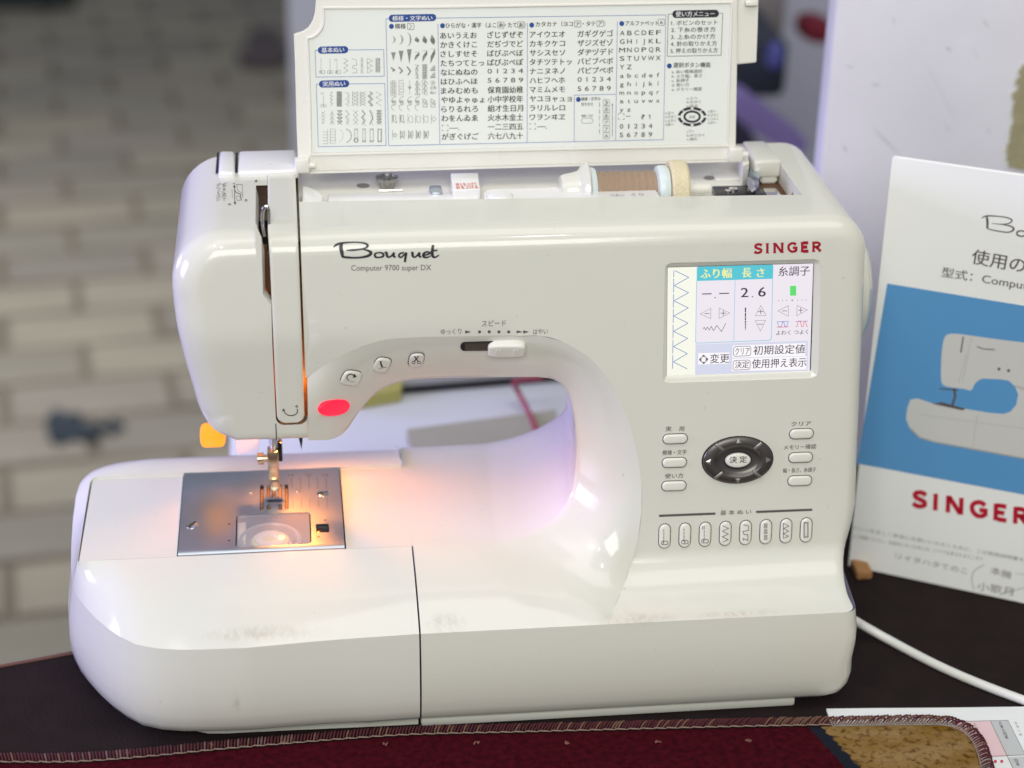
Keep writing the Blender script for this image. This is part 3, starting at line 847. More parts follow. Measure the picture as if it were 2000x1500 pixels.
# screws, dowel heads and the bobbin cover
def screw(px, py, r, m, parent, slot=True, z=PZ):
    p = onz(px, py, z); ang = random.uniform(0, 3)
    V, F = lathe([(r, -0.0002), (r, 0.0003), (r * 0.85, 0.0006), (r * 0.4, 0.0008), (0.00001, 0.00085)], 20, Matrix.Translation(p))
    o = mesh_obj('screw', V, F, m, parent)
    if slot:
        bm = bmesh.new(); box(bm, (-r * 0.9, -r * 0.12, 0.0006), (r * 0.9, r * 0.12, 0.00092), 0, Matrix.Translation(p) @ Matrix.Rotation(ang, 4, 'Z')); bm_obj('screw_slot', bm, M['dark'], o, smooth=False)
screw(*zoomA(276, 930), 0.0036, M['chrome'], plate); screw(*zoomA(1552, 622), 0.0034, M['chrome'], plate)
screw(*zoomA(855, 615), 0.0013, M['brass'], plate, False); screw(*zoomA(1312, 600), 0.0013, M['brass'], plate, False)
bm = bmesh.new(); box(bm, (sqh[0] + 0.0005, sqh[1] + 0.0008, PZ - 0.0022), (sqh[2] - 0.0005, sqh[3] - 0.0012, PZ - 0.0008), 0.0003); bm_obj('cover_latch', bm, M['blacksteel'], plate)
# bobbin well under a clear cover
cx0, cy0, cx1, cy1 = cov
bm = bmesh.new(); box(bm, (cx0 + 0.0006, cy0 + 0.0006, PZ - 0.0012), (cx1 - 0.0006, cy1 - 0.0006, PZ + 0.0001), 0.0004); bm_obj('bobbin_cover', bm, M['glass'], machine)
bc = pw(*zoomA(1035, 975)); bc = Vector((bc[0], bc[1] - 0.003, 0))
bm = bmesh.new(); box(bm, (cx0 - 0.002, cy0 - 0.001, PZ - 0.0112), (cx1 + 0.002, cy1 + 0.001, PZ - 0.0102)); bm_obj('bobbin_well', bm, M['inner'], machine, smooth=False)
well = mat('hook_steel', (0.42, 0.38, 0.40), 0.35, 0.7)
V, F = lathe([(0.0172, -0.0100), (0.0172, -0.0040), (0.0160, -0.0032), (0.0150, -0.0040), (0.0148, -0.0095), (0.0001, -0.0098)], 40, Matrix.Translation((bc.x, bc.y, PZ)))
mesh_obj('bobbin_case', V, F, well, machine)
bm = bmesh.new(); box(bm, (cx0 + 0.001, bc.y + 0.002, PZ - 0.0085), (cx0 + 0.0052, cy1 - 0.001, PZ - 0.004), 0.0005); bm_obj('case_stop', bm, M['bed'], machine)
bm = bmesh.new(); box(bm, (cx1 - 0.011, bc.y - 0.006, PZ - 0.007), (cx1 - 0.003, bc.y - 0.001, PZ - 0.0045), 0.0006, None); bm_obj('case_spring', bm, M['blacksteel'], machine)
bob = empty('bobbin', (bc.x, bc.y, PZ - 0.0095), 'clear bobbin with pale green thread lying under the clear plate cover', 'bobbin')
bclear = mat('bobbin_plastic', (0.62, 0.58, 0.50), 0.12, var=0.05)
pgreen = mat('pale_green_thread', (0.52, 0.56, 0.30), 0.7, bump=0.4, bscale=1500)
V, F = lathe([(0.0082, 0.0058), (0.0082, 0.0064), (0.0055, 0.0066), (0.0040, 0.0066), (0.0032, 0.0058), (0.0030, 0.0008)], 32, Matrix.Translation((bc.x, bc.y, PZ - 0.0098))); mesh_obj('flange', V, F, bclear, bob)
V, F = lathe([(0.0106, 0.0004), (0.0106, 0.0010), (0.0102, 0.0050), (0.0080, 0.0058)], 32, Matrix.Translation((bc.x, bc.y, PZ - 0.0098))); mesh_obj('wound_thread', V, F, pgreen, bob)
# engraved seam gauge
PLs = Plane((0, 0, PZ), (0, 0, 1))
ik = Ink(PLs, 0.00008)
for zx, t in ((1247, '10'), (1333, None), (1415, '20'), (1500, None), (1583, '15')):
    a = zoomA(zx, 462); b = zoomA(zx + 6, 575); ik.ribbon([a, b], 1.0)
    c = zoomA(zx + 10, 660); d = zoomA(zx + 14, 760); ik.ribbon([c, d], 0.7)
for zx, t in ((1218, '10'), (1385, '20'), (1553, '15')):
    a = zoomA(zx, 452); b = zoomA(zx + 54, 450); ik.text(t, *a, *b, 6.5)
ik.done('gauge_marks', M['inkgrey'], plate)
ik = Ink(PLs, 0.00008)
for zx, zy in ((638, 918), (636, 1080), (1575, 880), (1510, 1042)):
    ik = Ink(PLs, 0.00008); ik.rrect(zoomA(zx - 12, zy)[0], zoomA(0, zy - 5)[1], zoomA(zx + 12, zy)[0], zoomA(0, zy + 5)[1], 0.6); ik.done('punch_mark', M['dark'], plate)

# presser bar, ankle, clamp screw, needle
def YP(y): return Plane((0, y, 0), (0, -1, 0))
foot_y = 0.064
fa = ony(531, 866, foot_y); fb = ony(531, 944, foot_y)
V, F = tube([(fa[0] + 0.0015, foot_y + 0.004, 0.16), (fa[0] + 0.0015, foot_y + 0.004, 0.104)], 0.0030, 14); mesh_obj('presser_bar', V, F, M['steel'], machine)
bm = bmesh.new()
a = ony(522, 880, foot_y); b = ony(548.5, 946, foot_y)
box(bm, (a[0], foot_y - 0.004, b[2] + 0.004), (b[0] - 0.0006, foot_y + 0.004, a[2] + 0.001), 0.0008)
bm_obj('presser_ankle', bm, M['brass'], machine)
bm = bmesh.new(); box(bm, (a[0] + 0.0008, foot_y - 0.0052, b[2] - 0.0016), (b[0] - 0.0008, foot_y + 0.003, b[2] + 0.0062), 0.0006); bm_obj('ankle_toe', bm, M['brass'], machine)
bm = bmesh.new(); box(bm, (b[0] - 0.0008, foot_y + 0.001, b[2] + 0.014), (b[0] + 0.0016, foot_y + 0.006, a[2] + 0.004), 0.0004); bm_obj('ankle_bracket', bm, M['blacksteel'], machine)
s0 = ony(503, 896, foot_y); s1 = ony(527, 895, foot_y)
V, F = tube([tuple(s0), (s0[0] + 0.0035, foot_y, s0[2]), (s0[0] + 0.0036, foot_y, s0[2]), tuple(s1)], [0.0034, 0.0034, 0.0020, 0.0020], 14); sc_ = mesh_obj('clamp_screw', V, F, M['brass'], machine)
V, F = tube([(a[0] + 0.003, foot_y + 0.0045, 0.118), (a[0] + 0.003, foot_y + 0.0045, 0.0865), (a[0] + 0.003, foot_y + 0.0045, 0.0835)], [0.0007, 0.0006, 0.0001], 8); mesh_obj('needle', V, F, M['chrome'], machine)
V, F = tube([(a[0] + 0.003, foot_y + 0.0045, 0.155), (a[0] + 0.003, foot_y + 0.0045, 0.117)], 0.0024, 12); mesh_obj('needle_bar', V, F, M['steel'], machine)
# small fittings under the head
bm = bmesh.new(); q_ = ony(486, 872, 0.06); box(bm, (q_[0] - 0.007, 0.05, q_[2]), (q_[0] + 0.006, 0.07, 0.150), 0.002); bm_obj('threader_lever', bm, M['glass'], machine)
q_ = ony(585, 866, 0.06)
bm = bmesh.new(); vs = [bm.verts.new(p) for p in ((q_[0] - 0.005, 0.058, 0.148), (q_[0] + 0.005, 0.058, 0.148), (q_[0] + 0.001, 0.058, q_[2] - 0.003), (q_[0] - 0.005, 0.064, 0.148), (q_[0] + 0.005, 0.064, 0.148), (q_[0] + 0.001, 0.064, q_[2] - 0.003))]
for f in ((0, 2, 1), (3, 4, 5), (0, 3, 5, 2), (1, 2, 5, 4), (0, 1, 4, 3)): bm.faces.new([vs[i] for i in f])
bm_obj('thread_cutter', bm, M['blacksteel'], machine, smooth=False)
# sewing lamp
lp = ony(414, 856, 0.085)
bm = bmesh.new(); box(bm, (lp[0] - 0.0065, 0.080, lp[2] - 0.0045), (lp[0] + 0.0075, 0.094, lp[2] + 0.0065), 0.003); bm_obj('sewing_lamp', bm, M['bulb'], machine)
ld = bpy.data.lights.new('sewing_lamp_light', 'SPOT'); ld.energy = 0.42; ld.color = (1.0, 0.29, 0.04); ld.shadow_soft_size = 0.004; ld.spot_size = math.radians(150); ld.spot_blend = 0.5
lo = bpy.data.objects.new('sewing_lamp_light', ld); COL.objects.link(lo); lo.location = (-0.122, 0.080, 0.138)
lo.rotation_euler = (Vector((-0.098, 0.000, 0.075)) - Vector(lo.location)).to_track_quat('-Z', 'Y').to_euler()

lk_ = bpy.data.lights.new('lamp_leak', 'POINT'); lk_.energy = 0.045; lk_.color = (1.0, 0.36, 0.06); lk_.shadow_soft_size = 0.002
lko = bpy.data.objects.new('lamp_leak', lk_); COL.objects.link(lko); lko.location = (-0.1145, 0.0275, 0.172)
# ================================================================== top of the machine
Zf = 0.2445
bm = bmesh.new(); box(bm, (XS1 - 0.004, 0.050, Zf - 0.002), (XR + 0.004, 0.1535, Zf)); bm_obj('compartment_floor', bm, M['inner'], machine, smooth=False)
bm = bmesh.new()
def wallq(bm, a, b, z0, z1):
    vs = [bm.verts.new(p) for p in ((a[0], a[1], z0), (b[0], b[1], z0), (b[0], b[1], z1), (a[0], a[1], z1))]; bm.faces.new(vs)
yl, yr = rowsP[NT + 2][iXS1][1], rowsP[NT + 2][iXR][1]
wallq(bm, (XS1, yl), (XR, yr), Zf, ZT); wallq(bm, (XR, yr), (XR, 0.1525), Zf - 0.012, ZT); wallq(bm, (XS1, 0.1525), (XS1, yl), Zf, ZT); wallq(bm, (XR, 0.1525), (XS1, 0.1525), Zf, ZT - 0.002)
bm_obj('compartment_wall', bm, M['inner'], machine, smooth=False)
def tp(px, py, z=ZT): return onz(px, py, z)
# back plateau left (behind the strip) : carrying-handle end and lever cap
def block(name, pxs, z1, z0, m, bev=0.0015, parent=machine):
    """solid over a quadrilateral footprint seen at its top edge"""
    P = [onz(px, py, z1) for px, py in pxs]
    bm = bmesh.new(); vt = [bm.verts.new(p) for p in P]; vb = [bm.verts.new((p[0], p[1], z0)) for p in P]
    bm.faces.new(vt); n = len(P)
    for i in range(n): bm.faces.new([vb[i], vb[(i + 1) % n], vt[(i + 1) % n], vt[i]])
    bmesh.ops.recalc_face_normals(bm, faces=bm.faces)
    if bev: bmesh.ops.bevel(bm, geom=[e for e in bm.edges if all(abs(v.co.z - z1) < 1e-6 for v in e.verts) or abs(e.verts[0].co.z - e.verts[1].co.z) > 1e-6], offset=bev, segments=3, affect='EDGES', profile=0.5)
    return bm_obj(name, bm, m, parent)
block('lever_cap', [(426, 336), (459, 336), (458, 294), (429, 294)], ZT + 0.003, ZT - 0.002, M['clearwhite'], 0.0018)
block('handle_end', [(464, 335), (583, 331), (578, 291), (466, 294)], ZT + 0.003, ZT - 0.002, M['clearwhite'], 0.0018)
sl = Ink(Plane((0, 0, ZT), (0, 0, 1)), 0.0002)
sl.poly([(421, 339), (427, 339), (428, 298), (424, 299)]); sl.poly([(459, 338), (464.5, 338), (465, 298), (460, 300)])
sl.done('handle_gap', M['dark'], machine)
# right-hand slot and handle arm
dk = Ink(Plane((0, 0, Zf + 0.0004), (0, 0, 1)), 0)
dk.poly([(1452, 372), (1562, 384), (1540, 340), (1500, 290), (1440, 290), (1448, 330)]); dk.done('slot_floor', M['cavity'], machine)
arm_pts = [(1474, 322), (1528, 322), (1490, 276), (1447, 276)]
Z1 = ZT + 0.003
P = [onz(1475, 315, Z1), onz(1527, 313, Z1), onz(1493, 274, Z1), onz(1449, 275, Z1)]
bm = bmesh.new()
def prism(bm, P, dz0, dz1):
    vt = [bm.verts.new((p[0], p[1], p[2] + dz1)) for p in P]; vb = [bm.verts.new((p[0], p[1], p[2] + dz0)) for p in P]; n = len(P)
    bm.faces.new(vt); bm.faces.new(vb[::-1])
    for i in range(n): bm.faces.new([vb[i], vb[(i + 1) % n], vt[(i + 1) % n], vt[i]])
prism(bm, P, -0.0105, 0.0); bmesh.ops.recalc_face_normals(bm, faces=bm.faces)
bmesh.ops.bevel(bm, geom=list(bm.edges), offset=0.0017, segments=3, affect='EDGES', profile=0.5)
bm_obj('handle_arm', bm, M['shell'], machine)
P = [onz(1486, 340, Z1 - 0.008), onz(1519, 339, Z1 - 0.008), onz(1507, 300, Z1 - 0.008), onz(1478, 300, Z1 - 0.008)]
bm = bmesh.new(); prism(bm, P, -0.006, -0.001); bmesh.ops.bevel(bm, geom=list(bm.edges), offset=0.001, segments=2, affect='EDGES'); bm_obj('handle_foot', bm, M['shell'], machine)
P = [onz(1452, 328, ZT), onz(1463, 322, ZT), onz(1457, 288, ZT), onz(1440, 292, ZT)]
bm = bmesh.new(); prism(bm, P, -0.012, 0.001); bm_obj('handle_cheek', bm, M['inner'], machine, smooth=False)
P = [onz(1464, 336, ZT - .003), onz(1483, 350, ZT - .003), onz(1484, 330, ZT - .003), onz(1466, 300, ZT - .003)]
bm = bmesh.new(); prism(bm, P, -0.010, 0.0); bm_obj('handle_plate', bm, M['steel'], machine, smooth=False)
# bobbin winder fittings (blackened and chromed steel)
TP = Plane((0, 0, Zf), (0, 0, 1))
def topbox(name, px0, py0, px1, py1, z0, z1, m, bev=0.0005):
    a = onz(px0, py1, z1); b = onz(px1, py0, z1)
    bm = bmesh.new(); box(bm, (a[0], a[1], z0), (b[0], b[1], z1), bev); return bm_obj(name, bm, m, machine)
topbox('winder_plate', 1404, 361, 1462, 386, Zf, Zf + 0.004, M['blacksteel'], 0.0008)
q_ = onz(1432, 369, Zf + 0.0045); V, F = lathe([(0.0026, -0.001), (0.0026, 0.0004), (0.0018, 0.0009), (0.0001, 0.0010)], 18, Matrix.Translation(q_)); mesh_obj('winder_screw', V, F, M['chrome'], machine)
q_ = onz(1422, 372, Zf + 0.0045); V, F = lathe([(0.0018, -0.001), (0.0018, 0.0002), (0.0001, 0.0004)], 18, Matrix.Translation(q_)); mesh_obj('winder_screw', V, F, M['chrome'], machine)
topbox('winder_shaft', 1470, 366, 1514, 388, Zf, Zf + 0.0045, M['blacksteel'], 0.001)
q_ = onz(1467, 378, Zf + 0.002); V, F = lathe([(0.0034, -0.006), (0.0034, 0.0), (0.0026, 0.001), (0.0022, 0.003), (0.0008, 0.0036), (0.0001, 0.0036)], 20, Matrix.Translation(q_)); mesh_obj('winder_spindle', V, F, M['chrome'], machine)
bm = bmesh.new(); vs = [bm.verts.new(onz(px, py, Zf + 0.007)) for px, py in ((1458, 360), (1461, 346), (1466, 344), (1472, 352), (1474, 366), (1466, 372))]; f = bm.faces.new(vs)
ex = bmesh.ops.extrude_face_region(bm, geom=[f]); bmesh.ops.translate(bm, vec=(0.0007, -0.0004, -0.001), verts=[v for v in ex['geom'] if isinstance(v, bmesh.types.BMVert)]); bm_obj('winder_blade', bm, M['chrome'], machine, smooth=False)
topbox('winder_stop', 1500, 366, 1517, 384, Zf, Zf + 0.005, M['chrome'], 0.0008)
topbox('winder_latch', 1555, 372, 1566, 386, Zf, Zf + 0.006, M['blacksteel'], 0.0012)
pl_ = Ink(Plane((0, 0, Zf), (0, 0, 1)), 0.0002)
pl_.ell(1385, 348, 10.5, 4.2); pl_.done('floor_hole', M['inklight'], machine)
bm = bmesh.new(); a = onz(1398, 349, Zf + .0015); b = onz(1470, 333, Zf + .0015); box(bm, (a[0], a[1], Zf), (b[0], b[1], Zf + 0.0012), 0.0006); bm_obj('floor_pad', bm, M['inner'], machine)
# left: tension ring, recessed holes, guides
h_ = Ink(Plane((0, 0, Zf), (0, 0, 1)), 0.0002)
h_.ell(709, 363, 13, 4.6); h_.ell(733, 386, 12, 4.4); h_.done('floor_hole', M['inklight'], machine)
q_ = onz(756, 366, Zf)
V, F = lathe([(0.0042, 0.0), (0.0046, 0.004), (0.0062, 0.0046), (0.0064, 0.0062), (0.0058, 0.0062), (0.0054, 0.0050), (0.0018, 0.0048), (0.0016, 0.0062), (0.0001, 0.0063)], 28, Matrix.Translation(q_)); mesh_obj('tension_disc', V, F, M['gunlight'], machine)
V, F = tube([onz(740, 372, Zf + 0.001), onz(752, 372, Zf + 0.001), onz(775, 371, Zf + 0.001), onz(785, 371, Zf + 0.001)], 0.0005, 8); mesh_obj('tension_spring', V, F, M['chrome'], machine)
block('guide_cover', [(590, 392), (630, 394), (632, 380), (622, 371), (603, 364), (590, 362)], Zf + 0.0065, Zf - 0.001, M['clearwhite'], 0.0012)
block('guide_rail', [(585, 396), (935, 390), (940, 372), (960, 366), (985, 366), (985, 374), (1286, 366), (1284, 362), (1000, 362)][0:0] or [(640, 398), (938, 392), (930, 376), (640, 378)], Zf + 0.004, Zf - 0.001, M['clearwhite'], 0.001)
block('thread_gate', [(884, 371), (938, 369), (934, 337), (880, 338)], Zf + 0.0085, Zf, M['clearwhite'], 0.0006)
g = Ink(Plane((0, 0, Zf + 0.0085), (0, 0, 1)), 0.00015)
g.text('押えを上げて', 891, 363.5, 932, 362, 6.5, 0.02); g.text('針を上げる', 892, 369.5, 934, 368, 6.5, 0.02); g.done('gate_note', M['inkorange'], machine)
topbox('grey_slider', 841, 360, 862, 376, Zf, Zf + 0.0055, M['steel'], 0.0015)
# milky front ramp that hides the spool's lower half
P = [onz(946, 393, 0.2545), onz(1291, 385, 0.2545), onz(1280, 362.5, 0.253), onz(1266, 360.5, 0.2525), onz(962, 368, 0.2525), onz(946, 372, 0.2525)]
bm = bmesh.new(); vt = [bm.verts.new(p) for p in P]; vb = [bm.verts.new((p[0], p[1], Zf)) for p in P]; bm.faces.new(vt)
for i in range(len(P)): bm.faces.new([vb[i], vb[(i + 1) % len(P)], vt[(i + 1) % len(P)], vt[i]])
bmesh.ops.recalc_face_normals(bm, faces=bm.faces); bmesh.ops.bevel(bm, geom=[e for e in bm.edges if all(v.co.z > 0.25 for v in e.verts)], offset=0.0012, segments=3, affect='EDGES')
bm_obj('spool_guard', bm, M['clearwhite'], machine)
q_ = onz(977, 382, 0.2545); V, F = lathe([(0.0072, -0.006), (0.0072, 0.0), (0.006, 0.0012), (0.003, 0.0017), (0.0001, 0.0018)], 28, Matrix.Translation(q_)); mesh_obj('guide_button', V, F, M['clearwhite'], machine)
g = Ink(Plane((0, 0, 0.2541), (0, 0, 1)), 0.0004); g.text('つまい', 1192, 384.5, 1220, 384, 6); g.text('ぐり', 1234, 383.5, 1258, 383, 6); g.done('guard_note', M['inklight'], machine)
# spool recess, darker
topbox('spool_trough', 1100, 320, 1335, 380, Zf, Zf + 0.0003, M['inner'], 0)
# spool pin with thread spool, cap and felt ring (axis along X)
spz, spy = 0.2500, 0.0925
def onY(px, py, y): return ony(px, py, y)
RX = Matrix.Rotation(math.radians(90), 4, 'Y')
def xlathe(prof, x, n=32): return lathe(prof, n, Matrix.Translation((x, spy, spz)) @ RX)
xa = onY(1162, 345, spy)[0]; xb = onY(1283, 340, spy)[0]
spool = empty('thread_spool', (0.5 * (xa + xb), spy, spz - 0.012), 'spool of tan brown thread with pale blue ends, lying in the open top compartment', 'thread spool')
Lx = xb - xa
V, F = xlathe([(0.0098, 0.0), (0.0104, 0.002)] + [(0.0104 + 0.00022 * (k % 2) + 0.0002 * math.sin(k * 0.7), 0.002 + (Lx - 0.004) * k / 70) for k in range(71)] + [(0.0098, Lx)], xa); mesh_obj('wound_thread', V, F, M['thread'], spool)
V, F = xlathe([(0.006, -0.0035), (0.0125, -0.0030), (0.0132, -0.0015), (0.0125, 0.0), (0.0098, 0.0008)], xa); mesh_obj('spool_end', V, F, M['disc'], spool)
V, F = xlathe([(0.0098, -0.0008), (0.0128, 0.0), (0.0134, 0.0015), (0.0134, 0.0050), (0.0126, 0.0062), (0.006, 0.0062)], xb); mesh_obj('spool_end', V, F, M['disc'], spool)
V, F = xlathe([(0.0066, 0.0), (0.0150, 0.0), (0.0160, 0.0012), (0.0162, 0.0085), (0.0150, 0.0098), (0.0066, 0.0098)], xb + 0.0066); fr = mesh_obj('felt_ring', V, F, M['felt'], None)
tag(fr, 'thick cream felt ring behind the thread spool', 'felt ring')
xc = onY(1093, 345, spy)[0]; xd = onY(1147, 335, spy)[0]; Lc = xd - xc
V, F = xlathe([(0.0001, 0.0002), (0.0065, 0.0), (0.0088, 0.0006), (0.0098, 0.003), (0.0104, 0.007), (0.0115, 0.0105), (0.0135, Lc - 0.0032), (0.0158, Lc - 0.0012), (0.0166, Lc - 0.0002), (0.0160, Lc + 0.0006), (0.006, Lc + 0.0004)], xc, 40); cp_ = mesh_obj('spool_cap', V, F, M['shell'], None)
tag(cp_, 'flared ivory spool cap at the left end of the thread spool', 'spool cap')
V, F = tube([(xc - 0.006, spy, spz), (xb + 0.03, spy, spz)], 0.0028, 12); mesh_obj('spool_pin', V, F, M['inner'], machine)

# ================================================================== raised lid with the chart
LP = np.array([0.0, 0.118, 0.2561]); LN = Vector((0, -math.cos(math.radians(11.24)), math.sin(math.radians(11.24)))); LNn = np.array(LN)
def lidP(off=0.0): return Plane(LP + LNn * off, LN)
def slab(name, pxs, off0, off1, m, parent, bev=0.0, hole=None):
    """plate between two depths of the lid; outline given on its front plane"""
    fr_ = lidP(off1); P = [fr_(*p)[0] for p in pxs]; bm = bmesh.new(); k = LN * (off0 - off1)
    vt = [bm.verts.new(p) for p in P]; vb = [bm.verts.new(p + k) for p in P]; n = len(P)
    bm.faces.new(vt); bm.faces.new(vb[::-1])
    for i in range(n): bm.faces.new([vb[i], vb[(i + 1) % n], vt[(i + 1) % n], vt[i]])
    bmesh.ops.recalc_face_normals(bm, faces=bm.faces)
    if bev: bmesh.ops.bevel(bm, geom=[e for e in bm.edges if all(v in vt for v in e.verts)], offset=bev, segments=2, affect='EDGES')
    return bm_obj(name, bm, m, parent, angle=30)
notch = [(574, 67), (580, 64.5), (592, 61), (603, 53), (611, 40), (615, 25), (617, 4), (620, -40)]
lid = slab('top_lid', notch + [(1441, -48), (1440, 120), (1437, 292), (1430, 312), (583, 336), (579.5, 250), (576, 120)], -0.0040, 0.0, M['lid'], machine, 0.0006)
flap = slab('lid_flange', [(1436, 126), (1441, -40), (1483, -42), (1480, 60), (1477.5, 121), (1474, 122.5)], -0.0075, -0.0035, M['lid'], lid, 0.0006)
bm = bmesh.new(); p0 = lidP(-0.0035)(1468, 8)[0]; Mx = frame(p0, Vector((1, 0, 0)), LN); box(bm, (-0.004, -0.0008, 0), (0.003, 0.0022, 0.003), 0.0005, Mx); bm_obj('catch', bm, M['lid'], lid)
# raised border round the chart
def border(name, pxs, w, h):
    a = lidP(0.0); k = Ink(a, 0.0)
    P = np.array(pxs, float); n = len(P)
    ins = []
    for i in range(n):
        t1 = P[i] - P[i - 1]; t2 = P[(i + 1) % n] - P[i]; t1 /= np.linalg.norm(t1); t2 /= np.linalg.norm(t2)
        m_ = t1 + t2; m_ /= np.linalg.norm(m_); ins.append(P[i] + np.array([-m_[1], m_[0]]) * w)
    V = []
    for P_, hh in ((P, 0.0), (P * 0.7 + np.array(ins) * 0.3, h), (P * 0.3 + np.array(ins) * 0.7, h), (ins, 0.0)):
        V += [a(*p)[0] + LN * hh for p in P_]
    mesh_obj(name, V, rows_faces(4, n, closed=True), M['lid'], lid)
sheet_px = [(605, 77), (613, 76), (622, 70), (630, 60), (634, 48), (635.5, 36), (635.5, 20), (815, 17.5), (1425.5, 9), (1421, 150), (1417, 281), (1020, 289), (611.5, 298.5), (607.5, 180), (604.5, 90)]
border('chart_rim', [(598, 72), (608, 70), (616, 65), (624, 56), (628, 46), (629.5, 34), (629, 13), (815, 11), (1432, 2.5), (1427.5, 150), (1423.5, 287), (1020, 296), (605, 305), (601, 180), (597.5, 90)], 7, 0.0011)
sheet = slab('chart_sheet', sheet_px, 0.0, 0.0003, M['sheet'], lid)
# lower hinge apron detail
ap = slab('hinge_rib', [(583, 336), (1430, 312.5), (1430.5, 316), (583, 340)], -0.004, 0.0006, M['inner'], lid)
# hinge pins
def hinge(px, py, s):
    p = lidP(0.002)(px, py)[0]
    bm = bmesh.new(); box(bm, (p.x - 0.004, p.y - 0.003, p.z - 0.004), (p.x + 0.004, p.y + 0.003, p.z + 0.004), 0.001); bm_obj('hinge_lug', bm, M['lid'], machine)
    V, F = tube([(p.x + s * 0.001, p.y - 0.001, p.z), (p.x + s * 0.007, p.y - 0.001, p.z)], 0.0017, 12); mesh_obj('hinge_pin', V, F, M['lid'], machine)
hinge(590, 322, 1); hinge(1436, 301, 1)
exec_chart = True
M['inkpic'] = mat('pictogram_ink', (0.17, 0.17, 0.165), 0.5)
# ================================================================== chart on the lid
CH = lidP(0.0003)
def z1(x, y): return (560 + x * 0.25, y * 0.25)
def z2(x, y): return (1000 + x * 0.25, y * 0.25)
blk, blu, frm, wht, gry, dk_ = Ink(CH), Ink(CH), Ink(CH), Ink(CH, 0.00022), Ink(CH), Ink(CH)
gry.ws = 0.8
SLP = -0.0185
def fr_poly(ink, pts, w): ink.ribbon(pts, w, True)
fr_poly(frm, [z1(222, 393), z1(758, 387), z1(762, 595), z1(228, 602)], 0.9)
fr_poly(frm, [z1(231, 658), z1(766, 652), z1(776, 1136), z1(247, 1146)], 0.9)
fr_poly(frm, [z1(775, 147), z2(1202, 116), z2(1182, 1091), z1(797, 1138)], 0.9)
frm.ribbon([z1(1181, 188), z1(1196, 1131)], 0.9); frm.ribbon([z1(1880, 180), z1(1878, 1116)], 0.9)
frm.ribbon([z2(823, 168), z2(809, 1101)], 0.9); frm.ribbon([z2(486, 1107), z2(486, 743), z2(813, 736)], 0.9)
blk.ribbon([z2(1221, 110), z2(1646, 104), z2(1633, 431), z2(1212, 440)], 0.9, True)
for (x0, x1, yc) in (((243, 480, 392)), ((252, 488, 657)), ((797, 1168, 143))):
    a = z1(x0, yc - 28); b = z1(x1, yc + 28); blu.rrect(a[0], a[1], b[0], b[1], 6.9, True, slope=SLP)
a = z2(1252, 82); b = z2(1616, 141); dk_.rrect(a[0], a[1], b[0], b[1], 7.2, True, slope=SLP)
def row(ink, t, zf, x0, x1, yb0, yb1, em, **k):
    k.setdefault('bold', 0.014)
    ink.text(t, *zf(x0, yb0), *zf(x1, yb1), em / 4, **k)
row(wht, '基本ぬい', z1, 272, 450, 408, 405, 45); row(wht, '実用ぬい', z1, 281, 458, 673, 670, 45); row(wht, '模様・文字ぬい', z1, 826, 1138, 159, 156, 42); row(wht, '使い方メニュー', z2, 1278, 1582, 127, 124, 46, bold=0.015)
def dot(zf, x, y): p = zf(x, y); blu.ell(p[0], p[1], 4.7, 5.0)
dot(z1, 818, 206); dot(z1, 1217, 201); dot(z1, 1914, 196); dot(z2, 857, 184); dot(z2, 1229, 515); dot(z2, 518, 777)
B_ = dict(bold=0.012)
row(blk, '模様', z1, 846, 929, 222, 221, 44, **B_); row(blk, 'ひらがな・漢字', z1, 1241, 1520, 216, 213, 44, **B_); row(blk, '（よこ', z1, 1555, 1636, 213, 212, 44); row(blk, '・たて', z1, 1702, 1798, 212, 211, 44); row(blk, 'あ', z1, 1814, 1846, 211, 210, 40)
def sq(ink, zf, x0, y0, x1, y1): a = zf(x0, y0); b = zf(x1, y1); ink.rrect(a[0], a[1], b[0], b[1], 1, False, 0.7)
sq(blk, z1, 943, 183, 994, 230); sq(blk, z1, 1648, 172, 1697, 219); sq(blk, z1, 1804, 170, 1853, 219); blk.ribbon([z1(958, 192), z1(975, 205), z1(958, 222)], 0.8, cat=5); row(blk, 'あ', z1, 1656, 1690, 209, 208, 36); blk.ribbon([z1(1858, 175), z1(1866, 196), z1(1858, 220)], 0.6)
row(blk, 'カタカナ', z2, 184, 352, 206, 203, 44, **B_); row(blk, '（ヨコ', z2, 385, 474, 203, 202, 44); row(blk, '・タテ', z2, 552, 652, 202, 200, 44); sq(blk, z2, 488, 163, 538, 211); sq(blk, z2, 664, 161, 714, 207); row(blk, 'ア', z2, 673, 706, 197, 196, 38); row(blk, 'ア', z2, 497, 530, 203, 202, 38); blk.ribbon([z2(720, 165), z2(729, 186), z2(720, 206)], 0.6)
row(blk, 'アルファベット', z2, 886, 1144, 198, 196, 44, **B_); sq(blk, z2, 1142, 150, 1190, 198); row(blk, 'A', z2, 1154, 1178, 188, 187, 36)
hl = ['あいうえお', 'かきくけこ', 'さしすせそ', 'たちつてとっ', 'なにぬねの', 'はひふへほ', 'まみむめも', 'やゆよゃゅょ', 'らりるれろ', 'わをんゐゑ', None, 'がぎぐげご']
hr = ['ざじずぜぞ', 'だぢづでど', 'ばびぶべぼ', 'ぱぴぷぺぽ', '0 1 2 3 4', '5 6 7 8 9', '保育園幼稚', '小中学校年', '組才生日月', '火水木金土', '一二三四五', '六七八九十']
